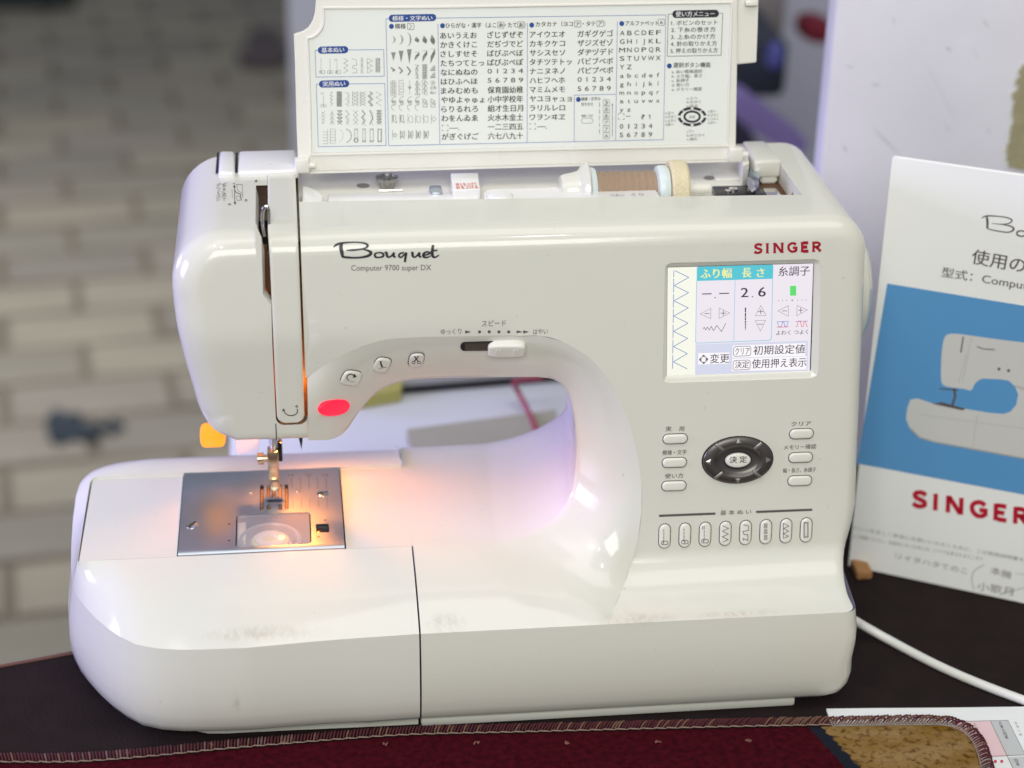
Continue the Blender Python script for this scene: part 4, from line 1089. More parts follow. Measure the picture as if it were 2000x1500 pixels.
for i, (l, r_) in enumerate(zip(hl, hr)):
    yb = 300 + i * 71.8; x0 = 1199 + i * 1.1
    if l: row(blk, l, z1, x0, x0 + (286 if len(l) == 5 else 338), yb, yb - 4, 57)
    row(blk, r_, z1, 1566 + i * 0.6, 1846, yb - 5 - (8 if i in (4, 5) else 0), yb - 9 - (8 if i in (4, 5) else 0), 58 if i not in (4, 5) else 52, bold=0.014 if i not in (4, 5) else 0)
def dashbox(ink, zf, x, y):
    for c, d in (((0, 0), (1, 1)), ((46, 0), (-1, 1)), ((0, 44), (1, -1)), ((46, 44), (-1, -1))): ink.ribbon([zf(x + c[0] + 13 * d[0], y + c[1]), zf(x + c[0], y + c[1]), zf(x + c[0], y + c[1] + 12 * d[1])], 0.7)
dashbox(blk, z1, 1214, 978); row(blk, '―.', z1, 1272, 1348, 1018, 1016, 50)
kl = ['アイウエオ', 'カキクケコ', 'サシスセソ', 'タチツテトッ', 'ナニヌネノ', 'ハヒフヘホ', 'マミムメモ', 'ヤユヨャュョ', 'ラリルレロ', 'ワヲンヰヱ']
kr = ['ガギグゲゴ', 'ザジズゼゾ', 'ダヂヅデド', 'バビブベボ', 'パピプペポ', '0 1 2 3 4', '5 6 7 8 9']
for i, l in enumerate(kl):
    yb = 291 + i * 71.8; row(blk, l, z2, 138, 413 if len(l) == 5 else 465, yb, yb - 4, 57)
    if i < 7: row(blk, kr[i], z2, 512, 788 if i < 5 else 772, yb - 5 - (6 if i > 4 else 0), yb - 9 - (6 if i > 4 else 0), 57 if i < 5 else 52, bold=0.014 if i < 5 else 0)
dashbox(blk, z2, 138, 966); row(blk, '―.', z2, 196, 272, 1006, 1004, 50)
al = ['ABCDEF', 'GHIJKL', 'MNOPQR', 'STUVWX', 'YZ', 'abcdef', 'ghijkl', 'mnopqr', 'stuvwx', 'yz', None, '01234', '56789']
for i, t in enumerate(al):
    yb = 276 + i * 66.3
    for k, ch in enumerate(t or ''):
        c = 861 - i * 0.6 + k * 56.5; w = {'I': 4, 'i': 5, 'l': 4, 'j': 12, '1': 8, 'J': 13, 'M': 46, 'W': 48, 'm': 36, 'w': 36, 't': 17, 'f': 17, 'r': 17}.get(ch, 36 if ch.isupper() else 27)
        row(blk, ch, z2, c - w / 2, c + w / 2, yb - k * 1.0, yb - k * 1.0, 52 if not ch.islower() else 50, bold=0.004)
dashbox(blk, z2, 830, 888); row(blk, '―', z2, 890, 925, 924, 923, 50); row(blk, '?', z2, 1010, 1036, 930, 929, 50); row(blk, '!', z2, 1074, 1082, 929, 928, 50)
for i, (t, x1) in enumerate((('1. ボビンのセット', 1605), ('2. 下糸の巻き方', 1590), ('3. 上糸のかけ方', 1588), ('4. 針の取りかえ方', 1600), ('5. 押えの取りかえ方', 1608))):
    yb = 196 + i * 54.5; row(blk, t, z2, 1244 - i * 1.5, x1, yb, yb - 6, 43, bold=0.006)
row(blk, '選択ボタン機能', z2, 1260, 1552, 526, 522, 44, **B_)
for i, (t, x1) in enumerate((('a. ぬい模様選択', 1486), ('b. ふり幅、長さ', 1484), ('c. 糸調子', 1384), ('d. 使い方', 1384), ('e. メモリー確認', 1482))): row(gry, t, z2, 1248, x1, 572 + i * 34.5, 568 + i * 34.5, 31, bold=0.012)
for (x0, y0, L_, x1s) in ((1366, 770, ('a.上へ', 'b.ながく', 'c.戻る'), (1450, 1476, 1450)), (1366, 1030, ('a.下へ', 'b.みじかく', 'c.進む'), (1420, 1505, 1450)), (1198, 886, ('a.左へ', 'b.せまく', 'c.よわく', 'd.前へ'), (1266, 1282, 1282, 1264)), (1530, 872, ('a.右へ', 'b.ひろく', 'c.つよく', 'd.次へ'), (1594, 1612, 1612, 1594))):
    for i, t in enumerate(L_): row(gry, t, z2, x0, x1s[i], y0 + i * 30 + 6, y0 + i * 30 + 4, 25)
# dial picture
p = z2(1407, 911); 
dk_.ring(p[0], p[1], 25.5, 16.5, 5.2, 40); dk_.ring(p[0], p[1], 15, 10, 4.2, 32)
for ang in (45, 135, 225, 315):
    a = math.radians(ang); wht.ribbon([(p[0] + 21.5 * math.cos(a), p[1] + 14 * math.sin(a)), (p[0] + 29 * math.cos(a), p[1] + 19 * math.sin(a))], 1.8)
for dx, dy in ((0, -16.5), (0, 16.5), (-25.5, 0), (25.5, 0)): wht.ell(p[0] + dx, p[1] + dy, 3.2, 2.2, 8)
row(gry, '決定', z2, 1382, 1432, 922, 921, 24)
row(blk, '模様・文字の', z2, 540, 690, 785, 782, 30, bold=0.01); row(blk, '切りかえ', z2, 540, 634, 826, 824, 30, bold=0.01); row(gry, '模様・文字', z2, 542, 632, 914, 912, 22, bold=0.01)
a = z2(543, 922); b = z2(632, 963); gry.rrect(a[0], a[1], b[0], b[1], 4.8, False, 0.9)
blu.ribbon([z2(784, 812), z2(784, 1066)], 0.9); blu.poly([z2(778, 822), z2(790, 822), z2(784, 806)]); blu.dash(z2(683, 800), z2(683, 1050), 0.9, 9, 4)
for i, t in enumerate(('》', 'あ', 'あ', 'ア', 'ア', 'A')):
    y = 776 + i * 52; a = z2(712, y); b = z2(762, y + 48); gry.rrect(a[0], a[1], b[0], b[1], 1.5, False, 0.8); row(gry, t, z2, 722, 752, y + 40, y + 39, 38)
# ---- stitch pictograms
def Z(zf, pts): return [zf(*q) for q in pts]
def zig(x, y, w, h, n, ph=0): return [(x + (w if (k + ph) % 2 else 0), y + h * k / n) for k in range(n + 1)]
st = gry
for x in (268, 339, 392): st.dash(z1(x, 458 if x < 390 else 490), z1(x, 545), 0.8, 4.2, 1.2)
for x, d in ((276, -8), (339, 0), (401, -10)):
    a = z1(x - 22, 550); b = z1(x + 22, 574); st.rrect(a[0], a[1], b[0], b[1], 2.9, False, 0.8); q = z1(x + d, 562); st.ell(q[0], q[1], 1.6, 1.6, 8)
st.ribbon(Z(z1, [(376, 480), (376, 458), (392, 478), (392, 456)]), 0.7)
st.ribbon(Z(z1, zig(445, 455, 34, 115, 6)), 0.8); st.ribbon(Z(z1, [(508, 458), (542, 466), (548, 508), (512, 516), (512, 530), (546, 540), (548, 566), (514, 570)]), 0.8)
def bars(x0, x1, y0, y1, n, w=0.7):
    for k in range(n):
        y = y0 + (y1 - y0) * k / max(1, n - 1); st.ribbon([z1(x0, y), z1(x1, y)], w)
for y in (454, 497, 540): bars(578, 597, y, y + 30, 5)
st.ribbon(Z(z1, zig(630, 455, 40, 115, 6)), 0.7); st.ribbon(Z(z1, [(630, 455), (630, 568)]), 0.7)
bars(697, 727, 455, 563, 18, 0.8); st.ribbon(Z(z1, [(697, 455), (697, 563)]), 0.9); st.ribbon(Z(z1, [(727, 455), (727, 563)]), 0.9)
# practical stitches, three rows of eight
y = 715; H = 115
st.ribbon(Z(z1, [(272, 740), (272, 720), (286, 738), (286, 718)]), 0.7); st.ribbon(Z(z1, [(288, 745), (288, 808)]), 0.7); a = z1(266, 814); b = z1(310, 835); st.rrect(a[0], a[1], b[0], b[1], 2.6, False, 0.8); q = z1(288, 824); st.ell(q[0], q[1], 1.3, 1.3, 8)
st.ribbon(Z(z1, [(340, 718), (356, 722), (338, 746), (358, 750), (340, 772), (358, 778), (340, 800), (358, 806), (342, 830)]), 0.8)
bars(390, 431, 716, 830, 26, 0.9)
st.ribbon(Z(z1, [(456, 722), (486, 728), (476, 740), (490, 748), (474, 758), (490, 766), (458, 774), (490, 784), (476, 794), (490, 802), (460, 812), (490, 828)]), 0.7)
st.ribbon(Z(z1, zig(514, 716, 40, 110, 4)), 0.7); st.ribbon(Z(z1, zig(514, 716, 40, 110, 4, 1)), 0.7); st.ribbon(Z(z1, [(514, 716), (514, 826)]), 0.7); st.ribbon(Z(z1, [(555, 716), (555, 826)]), 0.7)
st.ribbon(Z(z1, zig(574, 716, 42, 110, 5)), 0.7); st.ribbon(Z(z1, zig(574, 716, 42, 110, 5, 1)), 0.7); st.ribbon(Z(z1, [(574, 716), (574, 826)]), 0.7)
for k in range(18): yy = 716 + k * 6.4; xx = 642 + 10 * math.sin(k * 0.9); st.ribbon([z1(xx, yy), z1(xx + 24, yy + 4)], 0.9)
st.ribbon(Z(z1, zig(697, 716, 42, 110, 5)), 0.7)
for c, x in enumerate((288, 354, 414, 474, 538, 600, 662, 722)):
    y0 = 862; 
    if c == 0:
        for k in range(4): st.ribbon(Z(z1, [(x - 14, y0 + 28 + k * 26), (x + 4, y0 + 12 + k * 26), (x + 12, y0 + 4 + k * 26)]), 0.7); st.ribbon(Z(z1, [(x - 16, y0 + 10 + k * 26), (x + 4, y0 + 26 + k * 26)]), 0.6)
    elif c == 1:
        st.ribbon(Z(z1, [(x, y0), (x, y0 + 112)]), 0.8)
        for k in range(3): st.ribbon(Z(z1, [(x - 18, y0 + 44 + k * 32), (x, y0 + 16 + k * 32), (x + 18, y0 + 44 + k * 32)]), 0.8)
    elif c in (2, 7):
        for k in range(4 if c == 2 else 5): d = 112 / (4 if c == 2 else 5); st.ribbon(Z(z1, [(x - 18, y0 + k * d), (x + 18, y0 + (k + 1) * d)]), 0.9); st.ribbon(Z(z1, [(x + 18, y0 + k * d), (x - 18, y0 + (k + 1) * d)]), 0.9); bars(x - 20, x + 20, y0 + k * d, y0 + k * d + 6, 2, 0.8)
    elif c in (3, 5, 6):
        P_ = zig(x - 14, y0, 26, 112, 4 if c != 6 else 2); st.ribbon(Z(z1, P_), 0.8 if c == 3 else 1.6)
        for k in range(9): u = k / 8; yy = y0 + 112 * u; st.ribbon([z1(x - 14 + (k % 3) * 10, yy), z1(x + 2 + (k % 3) * 8, yy + 5)], 0.7)
    else:
        st.ribbon(Z(z1, zig(x - 18, y0, 36, 112, 3)), 0.7); st.ribbon(Z(z1, zig(x - 18, y0, 36, 112, 3, 1)), 0.7)
st.ribbon(Z(z1, [(320, 1010), (320, 1122)]), 0.7); bars(280, 318, 1030, 1122, 5, 0.7)
st.ribbon(Z(z1, [(340, 1008), (340, 1118)]), 0.7); st.ribbon(Z(z1, [(380, 1008), (380, 1118)]), 0.7); bars(340, 380, 1008, 1118, 6, 0.7)
st.ribbon(Z(z1, [(414, 1008), (436, 1035), (440, 1062), (432, 1090), (408, 1116)]), 0.5, cat=4)
st.ribbon(Z(z1, [(462, 1006), (492, 1022), (506, 1058), (496, 1092), (466, 1116)]), 1.2, cat=4)
for k in range(9): a = math.radians(-75 + k * 18); st.ribbon([z1(462 + 44 * math.cos(a), 1061 + 55 * math.sin(a)), z1(462 + 34 * math.cos(a), 1061 + 46 * math.sin(a))], 0.6)
for x, w in ((542, 30), (604, 28), (664, 32), (726, 30)):
    for s_ in (-1, 1):
        for k in range(16): yy = 1006 + k * 6.5; st.ribbon([z1(x + s_ * w / 2, yy), z1(x + s_ * (w / 2 - 8), yy)], 0.7)
    bars(x - w / 2, x + w / 2, 1006, 1012, 2, 0.7)
    if x == 542: q = z1(x, 1096); st.ring(q[0], q[1], 4, 4, 1.6, 12)
    else: bars(x - w / 2, x + w / 2, 1100, 1108, 2, 0.9)
    if x == 726: st.ribbon(Z(z1, [(x - 15, 1006), (x - 15, 1108)]), 0.9); st.ribbon(Z(z1, [(x + 15, 1006), (x + 15, 1108)]), 0.9)
# decorative patterns, columns of six
def shade(pts_l, pts_r, n, w=0.9):
    for k in range(n):
        t = k / (n - 1); i = t * (len(pts_l) - 1); j = min(int(i), len(pts_l) - 2); f = i - j
        a = [pts_l[j][q] * (1 - f) + pts_l[j + 1][q] * f for q in (0, 1)]; b = [pts_r[j][q] * (1 - f) + pts_r[j + 1][q] * f for q in (0, 1)]
        st.ribbon([z1(*a), z1(b[0] + 1, b[1])], w)
xs6 = (833, 893, 957, 1017, 1078, 1140)
for c, x in enumerate(xs6):
    h = (30, 42, 54)[c % 3]
    if c < 3:
        yc = 308; shade([(x - 14, yc - h), (x + 2, yc - h * .6), (x + 4, yc), (x + 2, yc + h * .6), (x - 14, yc + h)], [(x - 14, yc - h), (x + 10, yc - h * .6), (x + 18, yc), (x + 10, yc + h * .6), (x - 14, yc + h)], int(h * 0.62), 0.7)
        shade([(x - 18, 440 - h), (x - 1, 440 + h)], [(x + 18, 440 - h), (x + 1, 440 + h)], int(h * 0.5))
    else:
        yc = 308; shade([(x - 8, yc - h * .7), (x - 18, yc), (x - 14, yc + h * .4), (x + 8, yc + h * .75)], [(x - 7, yc - h * .7), (x + 14, yc - h * .1), (x + 18, yc + h * .3), (x + 10, yc + h * .75)], int(h * 0.5))
        shade([(x + 14, 440 - h), (x - 16, 440), (x - 18, 440 + h)], [(x + 18, 440 - h), (x + 18, 440 - h * .3), (x - 16, 440 + h)], int(h * 0.5)); st.ribbon([z1(x - 18, 436 - h), z1(x + 18, 436 - h)], 0.6)
    y0 = 505
    if c < 3:
        n = (4, 6, 8)[c]; P_ = []
        for k in range(n): xx = x - 16 + 26 * (1 - abs(2 * k / n - 1)); P_ += [(xx, y0 + 20 + k * 9 - c * 4), (xx, y0 + 29 + k * 9 - c * 4)]
        st.ribbon(Z(z1, P_), 2.0)
    elif c == 3:
        for k in range(3): st.ribbon(Z(z1, [(x - 14, y0 + k * 38), (x + 10, y0 + 8 + k * 38), (x - 8, y0 + 26 + k * 38), (x + 16, y0 + 34 + k * 38)]), 0.9, cat=4)
        st.ribbon(Z(z1, [(x + 16, y0), (x - 10, y0 + 50), (x + 14, y0 + 110)]), 0.8, cat=4)
    elif c == 4:
        for k in range(7):
            for s_ in (-1, 0, 1): q = z1(x + s_ * 12, y0 + 4 + k * 16.5); st.ring(q[0], q[1], 1.5, 1.9, 0.9, 7)
    else:
        for k in range(2): shade([(x + 4, y0 + 8 + k * 56), (x - 20, y0 + 42 + k * 56)], [(x + 20, y0 + 8 + k * 56), (x + 20, y0 + 42 + k * 56)], 8, 0.6); st.ribbon([z1(x - 20, y0 + 46 + k * 56), z1(x + 22, y0 + 46 + k * 56)], 1.0)
    y0 = 628
    if c == 0:
        for k in range(5):
            for s_ in (-1, 0, 1): q = z1(x + s_ * 15, y0 + 10 + k * 24 + (6 if s_ else 0)); st.ring(q[0], q[1], 2.0, 2.7, 0.6, 7)
    elif c == 1: st.ribbon(Z(z1, [(x + 20, y0), (x - 16, y0), (x - 16, y0 + 50), (x + 20, y0 + 50), (x + 20, y0 + 20), (x, y0 + 20), (x, y0 + 34)]), 0.8); st.ribbon(Z(z1, [(x + 20, y0 + 112), (x - 16, y0 + 112), (x - 16, y0 + 66), (x + 20, y0 + 66), (x + 20, y0 + 96), (x, y0 + 96), (x, y0 + 80)]), 0.8)
    elif c == 2:
        st.ribbon(Z(z1, [(x + 4, y0), (x + 4, y0 + 112)]), 0.7)
        for a in (0, 60, 120): a = math.radians(a); st.ribbon([z1(x + 4 - 15 * math.cos(a), y0 + 55 - 15 * math.sin(a)), z1(x + 4 + 15 * math.cos(a), y0 + 55 + 15 * math.sin(a))], 0.9)
    elif c == 3:
        for k in range(3): st.ribbon(Z(z1, [(x - 14, y0 + 36 + k * 38), (x, y0 + k * 38), (x + 26, y0 + 36 + k * 38)]), 0.8, closed=True); st.ribbon(Z(z1, [(x, y0 + 12 + k * 38), (x + 4, y0 + 34 + k * 38)]), 1.6)
    elif c == 4:
        for k in range(3):
            for s_ in (-1, 1): q = z1(x + 8 * s_, y0 + 16 + k * 38 + 6 * s_); st.ring(q[0], q[1], 3.0, 4.0, 0.8, 9)
    else:
        q = z1(x + 3, y0 + 20); st.ring(q[0], q[1], 4.2, 4.2, 0.8, 14); st.ell(q[0], q[1], 1.6, 1.6, 8); row(st, '止め', z1, x - 20, x + 28, y0 + 68, y0 + 67, 30, bold=0.012); row(st, 'ぬい', z1, x - 18, x + 26, y0 + 106, y0 + 105, 30, bold=0.012)
    y0 = 752
    if c < 4:
        st.ribbon(Z(z1, [(x + 22, y0), (x - 6, y0 + 14), (x - 10, y0 + 40), (x + 14, y0 + 44), (x + 16, y0 + 66), (x - 12, y0 + 72), (x - 10, y0 + 98), (x + 8, y0 + 114)]), 0.9, cat=5)
        for k in range(3): q = z1(x + 2 + (k - 1) * 9, y0 + 40 + (k % 2) * 14); st.ring(q[0], q[1], 1.8, 2.2, 0.7, 8)
    else: st.ribbon(Z(z1, [(x - 14, y0 + 20), (x - 14, y0 + 84), (x + 18, y0 + 84), (x + 20, y0 + 50), (x + 4, y0 + 28)]), 1.0, closed=True); st.ribbon(Z(z1, [(x - 10, y0 + 40), (x + 14, y0 + 66)]), 1.2); st.ribbon(Z(z1, [(x + 16, y0 + 32), (x - 6, y0 + 72)]), 0.8)
    y0 = 892
    st.ribbon(Z(z1, [(x - 10, y0), (x - 10, y0 + 74)]), 0.8)
    if c < 2: st.ribbon(Z(z1, [(x - 4, y0 + 8), (x + 22, y0 + 14), (x + 18, y0 + 44), (x + 28, y0 + 68), (x - 2, y0 + 56)]), 1.0, closed=True); bars(x - 6, x + 4, y0 + 16, y0 + 52, 7, 0.7)
    elif c < 5: st.ribbon(Z(z1, [(x - 8, y0 + 40), (x + 8, y0 + 16), (x + 28, y0 + 22), (x + 24, y0 + 42), (x + 28, y0 + 58), (x + 10, y0 + 64)]), 0.7, closed=True, cat=4)
    else: st.ribbon(Z(z1, [(x - 8, y0 + 38), (x + 8, y0 + 18), (x + 28, y0 + 38), (x + 8, y0 + 58)]), 0.7, closed=True)
    y0 = 1014
    if c < 5:
        st.ribbon(Z(z1, [(x - 6, y0), (x - 6, y0 + 74)]), 0.8)
        if c == 0: st.ribbon(Z(z1, [(x + 14 + (17 if k % 2 == 0 else 7) * math.sin(k * math.pi / 5), y0 + 42 - (19 if k % 2 == 0 else 8) * math.cos(k * math.pi / 5)) for k in range(10)]), 0.8, closed=True)
        else: st.ribbon(Z(z1, [(x - 4, y0 + 12), (x + 12, y0 + 24), (x + 26, y0 + 8), (x + 30, y0 + 40), (x + 22, y0 + 66), (x + 4, y0 + 52), (x - 4, y0 + 68)]), 1.0, closed=True); bars(x + 2, x + 22 - c, y0 + 30, y0 + 50, 3 + c, 0.7)
chart_parts = [(blk, 'chart_lettering', 'inkblack'), (gry, 'chart_pictogram', 'inkpic'), (blu, 'chart_badge', 'inkblue'), (frm, 'chart_frame', 'inkframe'), (dk_, 'chart_badge', 'inkblack'), (wht, 'badge_lettering', 'inkwhite')]
for k_, nm, mt in chart_parts:
    o = k_.done(nm, M[mt], lid)
    if o: o['kind'] = 'stuff'

# ================================================================== prints on the front
ik = Ink(FACE)
def q24(x, y): return (640 + x * 0.24, 440 + y * 0.24)
def br(pts, **k): ik.ribbon([(*q24(p[0], p[1]), p[2] * 0.275) for p in pts], 1, cat=7, **k)
br([(48, 178, 8), (72, 158, 16), (112, 146, 15), (180, 139, 11), (250, 139, 10), (305, 148, 14), (325, 166, 18), (305, 186, 13), (255, 197, 12), (200, 202, 14), (152, 204, 5)])
br([(270, 194, 5), (320, 203, 14), (352, 222, 22), (335, 245, 20), (285, 259, 15), (215, 264, 14), (150, 260, 16), (118, 256, 12)])
br([(112, 146, 24), (108, 185, 26), (116, 225, 26), (124, 262, 16)])
br([(418, 222, 11), (386, 232, 14), (388, 256, 15), (418, 261, 11), (450, 252, 15), (450, 230, 15)], closed=True)
br([(462, 222, 12), (478, 224, 18), (484, 250, 18), (500, 259, 12), (524, 244, 14), (540, 222, 16)]); br([(541, 221, 16), (536, 246, 18), (552, 262, 12)])
br([(622, 222, 12), (590, 230, 13), (578, 250, 13), (596, 260, 12), (622, 240, 12), (640, 220, 13)]); br([(644, 222, 12), (634, 256, 18), (628, 300, 15)])
br([(678, 222, 12), (690, 224, 18), (692, 248, 18), (708, 259, 12), (732, 242, 14), (748, 220, 16)]); br([(749, 220, 16), (744, 246, 18), (760, 262, 12)])
br([(778, 246, 10), (815, 236, 13), (832, 224, 12), (808, 216, 13), (780, 232, 16), (780, 254, 17), (806, 262, 12), (838, 248, 8)])
br([(858, 160, 20), (852, 205, 21), (852, 244, 22), (872, 260, 13), (906, 242, 8)]); br([(828, 222, 6), (858, 208, 12), (894, 203, 11)])
ik.done('name_logo', M['inkblack'], machine)['kind'] = 'stuff'
ik = Ink(FACE); ik.text('Computer 9700 super DX', 686, 528.5, 842, 527.5, 15.5); 
ik.text('スピード', 941, 637, 988, 636, 14); ik.text('ゆっくり', 861, 652.5, 901, 651.5, 12.5); ik.text('はやい', 1041, 652.5, 1070, 651.5, 12.5)
for x in (936.5, 955.5, 974.5, 993.5): ik.ell(x, 648, 3, 3, 12)
for x0, x1 in ((908.5, 920), (1009, 1021), (1022, 1033)): ik.poly([(x0, 645), (x0, 651.5), (x1, 648)])
def z7(x, y): return (1260 + x * 0.23, 790 + y * 0.23)
for t, x0, x1, yb, em in (('実', 174, 223, 225, 46), ('用', 287, 331, 223, 46), ('模様・文字', 146, 350, 427, 45), ('使い方', 167, 325, 624, 44), ('クリア', 1240, 1408, 183, 46), ('メモリー確認', 1176, 1452, 381, 44), ('幅・長さ、糸調子', 1171, 1450, 578, 44), ('基 本 ぬ い', 637, 900, 936, 44)):
    ik.text(t, *z7(x0, yb), *z7(x1, yb - (x1 - x0) * 0.035), em * 0.23, 0.006)
ik.ribbon([z7(118, 945), z7(597, 926)], 4.4, sub=30); ik.ribbon([z7(943, 912), z7(1418, 893)], 4.4, sub=30)
ik.done('front_lettering', M['inkgrey'], machine)['kind'] = 'stuff'
# red maker's name with flared strokes
def singer(ink, quadf, bold=1.0, flare=1.35):
    """letters in a 0..131 x 0..22 box, mapped by quadf(x, y)"""
    w = 4.7 * bold
    def L(pts, fl=True, cat=0):
        n = len(pts); ink.ribbon([(*quadf(p[0], p[1]), w * (flare if fl and i in (0, n - 1) else 1.0)) for i, p in enumerate(pts)], w, cat=cat)
    def St(a, b): L([a, (a[0] * .8 + b[0] * .2, a[1] * .8 + b[1] * .2), (a[0] * .2 + b[0] * .8, a[1] * .2 + b[1] * .8), b])
    L([(15.2, 4.5), (12, 2.4), (7.5, 2.2), (3.2, 4.4), (3.6, 8.6), (8.5, 11), (13.6, 13.4), (14.0, 17.2), (9.8, 19.8), (4.5, 19.6), (1.2, 17.2)], True, 4)
    St((26.2, 0.2), (26.2, 21.8)); 
    St((40.4, 0.2), (40.4, 21.8)); L([(41.5, 1.5), (54, 20.5)], False); St((55.2, 0.2), (55.2, 21.8))
    L([(82, 5.2), (78, 2.4), (73, 2.6), (68.4, 6), (67.4, 11), (69, 16), (73.5, 19.6), (78.5, 19.4), (82, 17.4)], True, 4); L([(82.6, 18.8), (82.6, 11.8), (75.8, 11.8)], False)
    St((94.2, 0.2), (94.2, 21.8)); 
    for yy, xe in ((2.2, 106), (11, 104), (19.8, 106.5)): L([(96, yy), (xe, yy)], True)
    St((116.4, 0.2), (116.4, 21.8)); L([(118, 2.4), (125, 2.6), (128.4, 6.2), (125, 10.6), (118, 11.4)], False, 4); L([(122, 11.4), (127, 17.5), (130.2, 20.8)], True)
ik = Ink(FACE)
singer(ik, lambda x, y: (1472.5 + x, 474.6 + y * 0.93 - x * 0.026 + (131 - x) * 0.006))
ik.done('maker_name', M['inkred'], machine)['kind'] = 'stuff'
# threading diagram on the face cover, arrow on the strip
ik = Ink(FACE)
def z3(x, y): return (320 + x * 0.25, 270 + y * 0.25)
ik.ribbon([z3(552, 372), z3(555, 512)], 1.3); ik.poly([z3(540, 385), z3(550, 362), z3(562, 385)]); ik.poly([z3(545, 500), z3(556, 523), z3(566, 500)])
ik.ribbon([z3(562, 362), z3(612, 362), z3(617, 466)], 0.7); ik.ribbon([z3(532, 400), z3(536, 468)], 0.6); ik.ribbon([z3(556, 408), z3(565, 425), z3(598, 438), z3(606, 488)], 1.3); ik.ribbon([z3(570, 362), z3(574, 408), z3(602, 424), z3(612, 440)], 0.6)
ik.ribbon([z3(568, 452), z3(594, 452), z3(596, 486), z3(572, 486)], 0.6, True)
ik.text('6', *z3(500, 524), *z3(525, 524), 6); ik.text('5', *z3(628, 494), *z3(652, 494), 6); ik.text('★', *z3(702, 346), *z3(735, 346), 7.5); ik.text('★', *z3(538, 360), *z3(556, 360), 4)
for i, ch in enumerate('必ず★にあげて'): ik.text(ch, *z3(452, 368 + i * 20), *z3(478, 368 + i * 20), 6)
for i, ch in enumerate('のしてください'): ik.text(ch, *z3(406, 372 + i * 20), *z3(430, 372 + i * 20), 6)
def z8(x, y): return (320 + x * 0.28, 560 + y * 0.28)
ik.ribbon([z8(931, 852), z8(930, 876), z8(915, 892), z8(885, 898), z8(856, 890), z8(838, 870)], 2.0, cat=4); ik.poly([z8(824, 868), z8(848, 866), z8(834, 846)]); ik.text('4', *z8(914, 844), *z8(934, 844), 8, 0.02)
ik.done('threading_diagram', M['inkgrey'], machine)['kind'] = 'stuff'

ik = Ink(FACE, 0.0002); ik.ribbon([(538.6, 827), (539.4, 845), (540.2, 860)], 1.8); ik.done('cover_seam', M['dark'], machine)
# ================================================================== display
SPn = Vector((0, -math.cos(math.radians(11.24)), math.sin(math.radians(11.24))))
pf = onS(1450, 625); SO = -0.0026
SPL = Plane(np.array(pf) + np.array(SPn) * SO, SPn)
inner_px = [(1303.2, 524), (1303.4, 522.3), (1305, 521.8), (1450, 517.6), (1586, 513.8), (1589, 513.8), (1589.6, 516), (1586.5, 640), (1583.6, 720), (1583, 723.6), (1580, 724), (1440, 729), (1305, 733.9), (1302, 734), (1301.9, 731), (1302.5, 640)]
outp = [Vector((p[0], S(p[0], p[2]), p[2])) for p in sc_loop]; inp = [SPL(*p)[0] for p in inner_px]
V = []; n = len(outp)
for a, b in zip(outp, inp): V.append(a)
for a, b in zip(outp, inp): V.append(a - SPn * 0.0005 + (b - a) * 0.10)
for a, b in zip(outp, inp): V.append(a + (b - a) * 0.80 + SPn * 0.0002)
for b in inp: V.append(b)
bez = mesh_obj('screen_bezel', V, rows_faces(4, n, closed=True, flip=True), M['shell'], machine, angle=30)
bm = bmesh.new(); vs = [bm.verts.new(p - SPn * 0.0004) for p in [SPL(x, y)[0] for x, y in ((1296, 508), (1600, 500), (1596, 740), (1294, 746))]]; bm.faces.new(vs); bm_obj('screen_well', bm, M['dark'], bez, smooth=False)
def z6(x, y): return (1260 + x * 0.23, 480 + y * 0.23)
def lk(m, pts, ofs, name): 
    k = Ink(SPL, ofs); k.poly([z6(*p) for p in pts]); return k.done(name, M[m], screen)
k0 = Ink(SPL, 0.0); k0.poly([z6(191, 185), z6(1428, 150), z6(1398, 1060), z6(184, 1104)]); screen = k0.done('screen', M['lcd_pink'], machine)
lk('lcd_cream', [(191, 185), (436, 178), (424, 1095), (184, 1104)], 0.00005, 'stitch_pane')
lk('lcd_bar', [(428, 838), (1384, 806), (1378, 1061), (424, 1095)], 0.00005, 'help_bar')
for q in ([(452, 912), (716, 905), (713, 1000), (450, 1008)], [(742, 846), (1362, 826), (1358, 934), (740, 950)], [(738, 958), (1372, 938), (1368, 1050), (736, 1064)]): lk('lcd_white', q, 0.0001, 'help_field')
k = Ink(SPL, 0.0001); k.poly([z6(440, 190), z6(448, 178), z6(1080, 160), z6(1088, 168), z6(1085, 280), z6(438, 299)]); k.done('pane_header', M['lcd_cyan'], screen)
k = Ink(SPL, 0.0001); k.ribbon([z6(437, 298), z6(428, 815), z6(438, 827), z6(1058, 802), z6(1072, 788), z6(1083, 280)], 1.3); k.ribbon([z6(764, 290), z6(752, 808)], 1.1); k.done('pane_frame', M['lcd_line'], screen)
k = Ink(SPL, 0.00018); k.text('ふり幅', *z6(470, 272), *z6(735, 264), 21, 0.03); k.text('長', *z6(824, 262), *z6(900, 260), 21, 0.03); k.text('さ', *z6(948, 262), *z6(1010, 260), 20, 0.03); k.done('header_lettering', M['lcd_yellow'], screen)['kind'] = 'stuff'
k = Ink(SPL, 0.00018)
k.text('糸調子', *z6(1130, 252), *z6(1396, 244), 20.5, 0.008)
k.ribbon([z6(483, 409), z6(564, 407)], 2.0); k.ribbon([z6(628, 405), z6(712, 403)], 2.0); q = z6(594, 440); k.ell(*q, 1.3, 1.3, 8)
k.text('2', *z6(812, 437), *z6(874, 435), 26.5, 0.012); q = z6(911, 432); k.ell(*q, 1.3, 1.3, 8); k.text('6', *z6(960, 431), *z6(1022, 429), 26.5, 0.012)
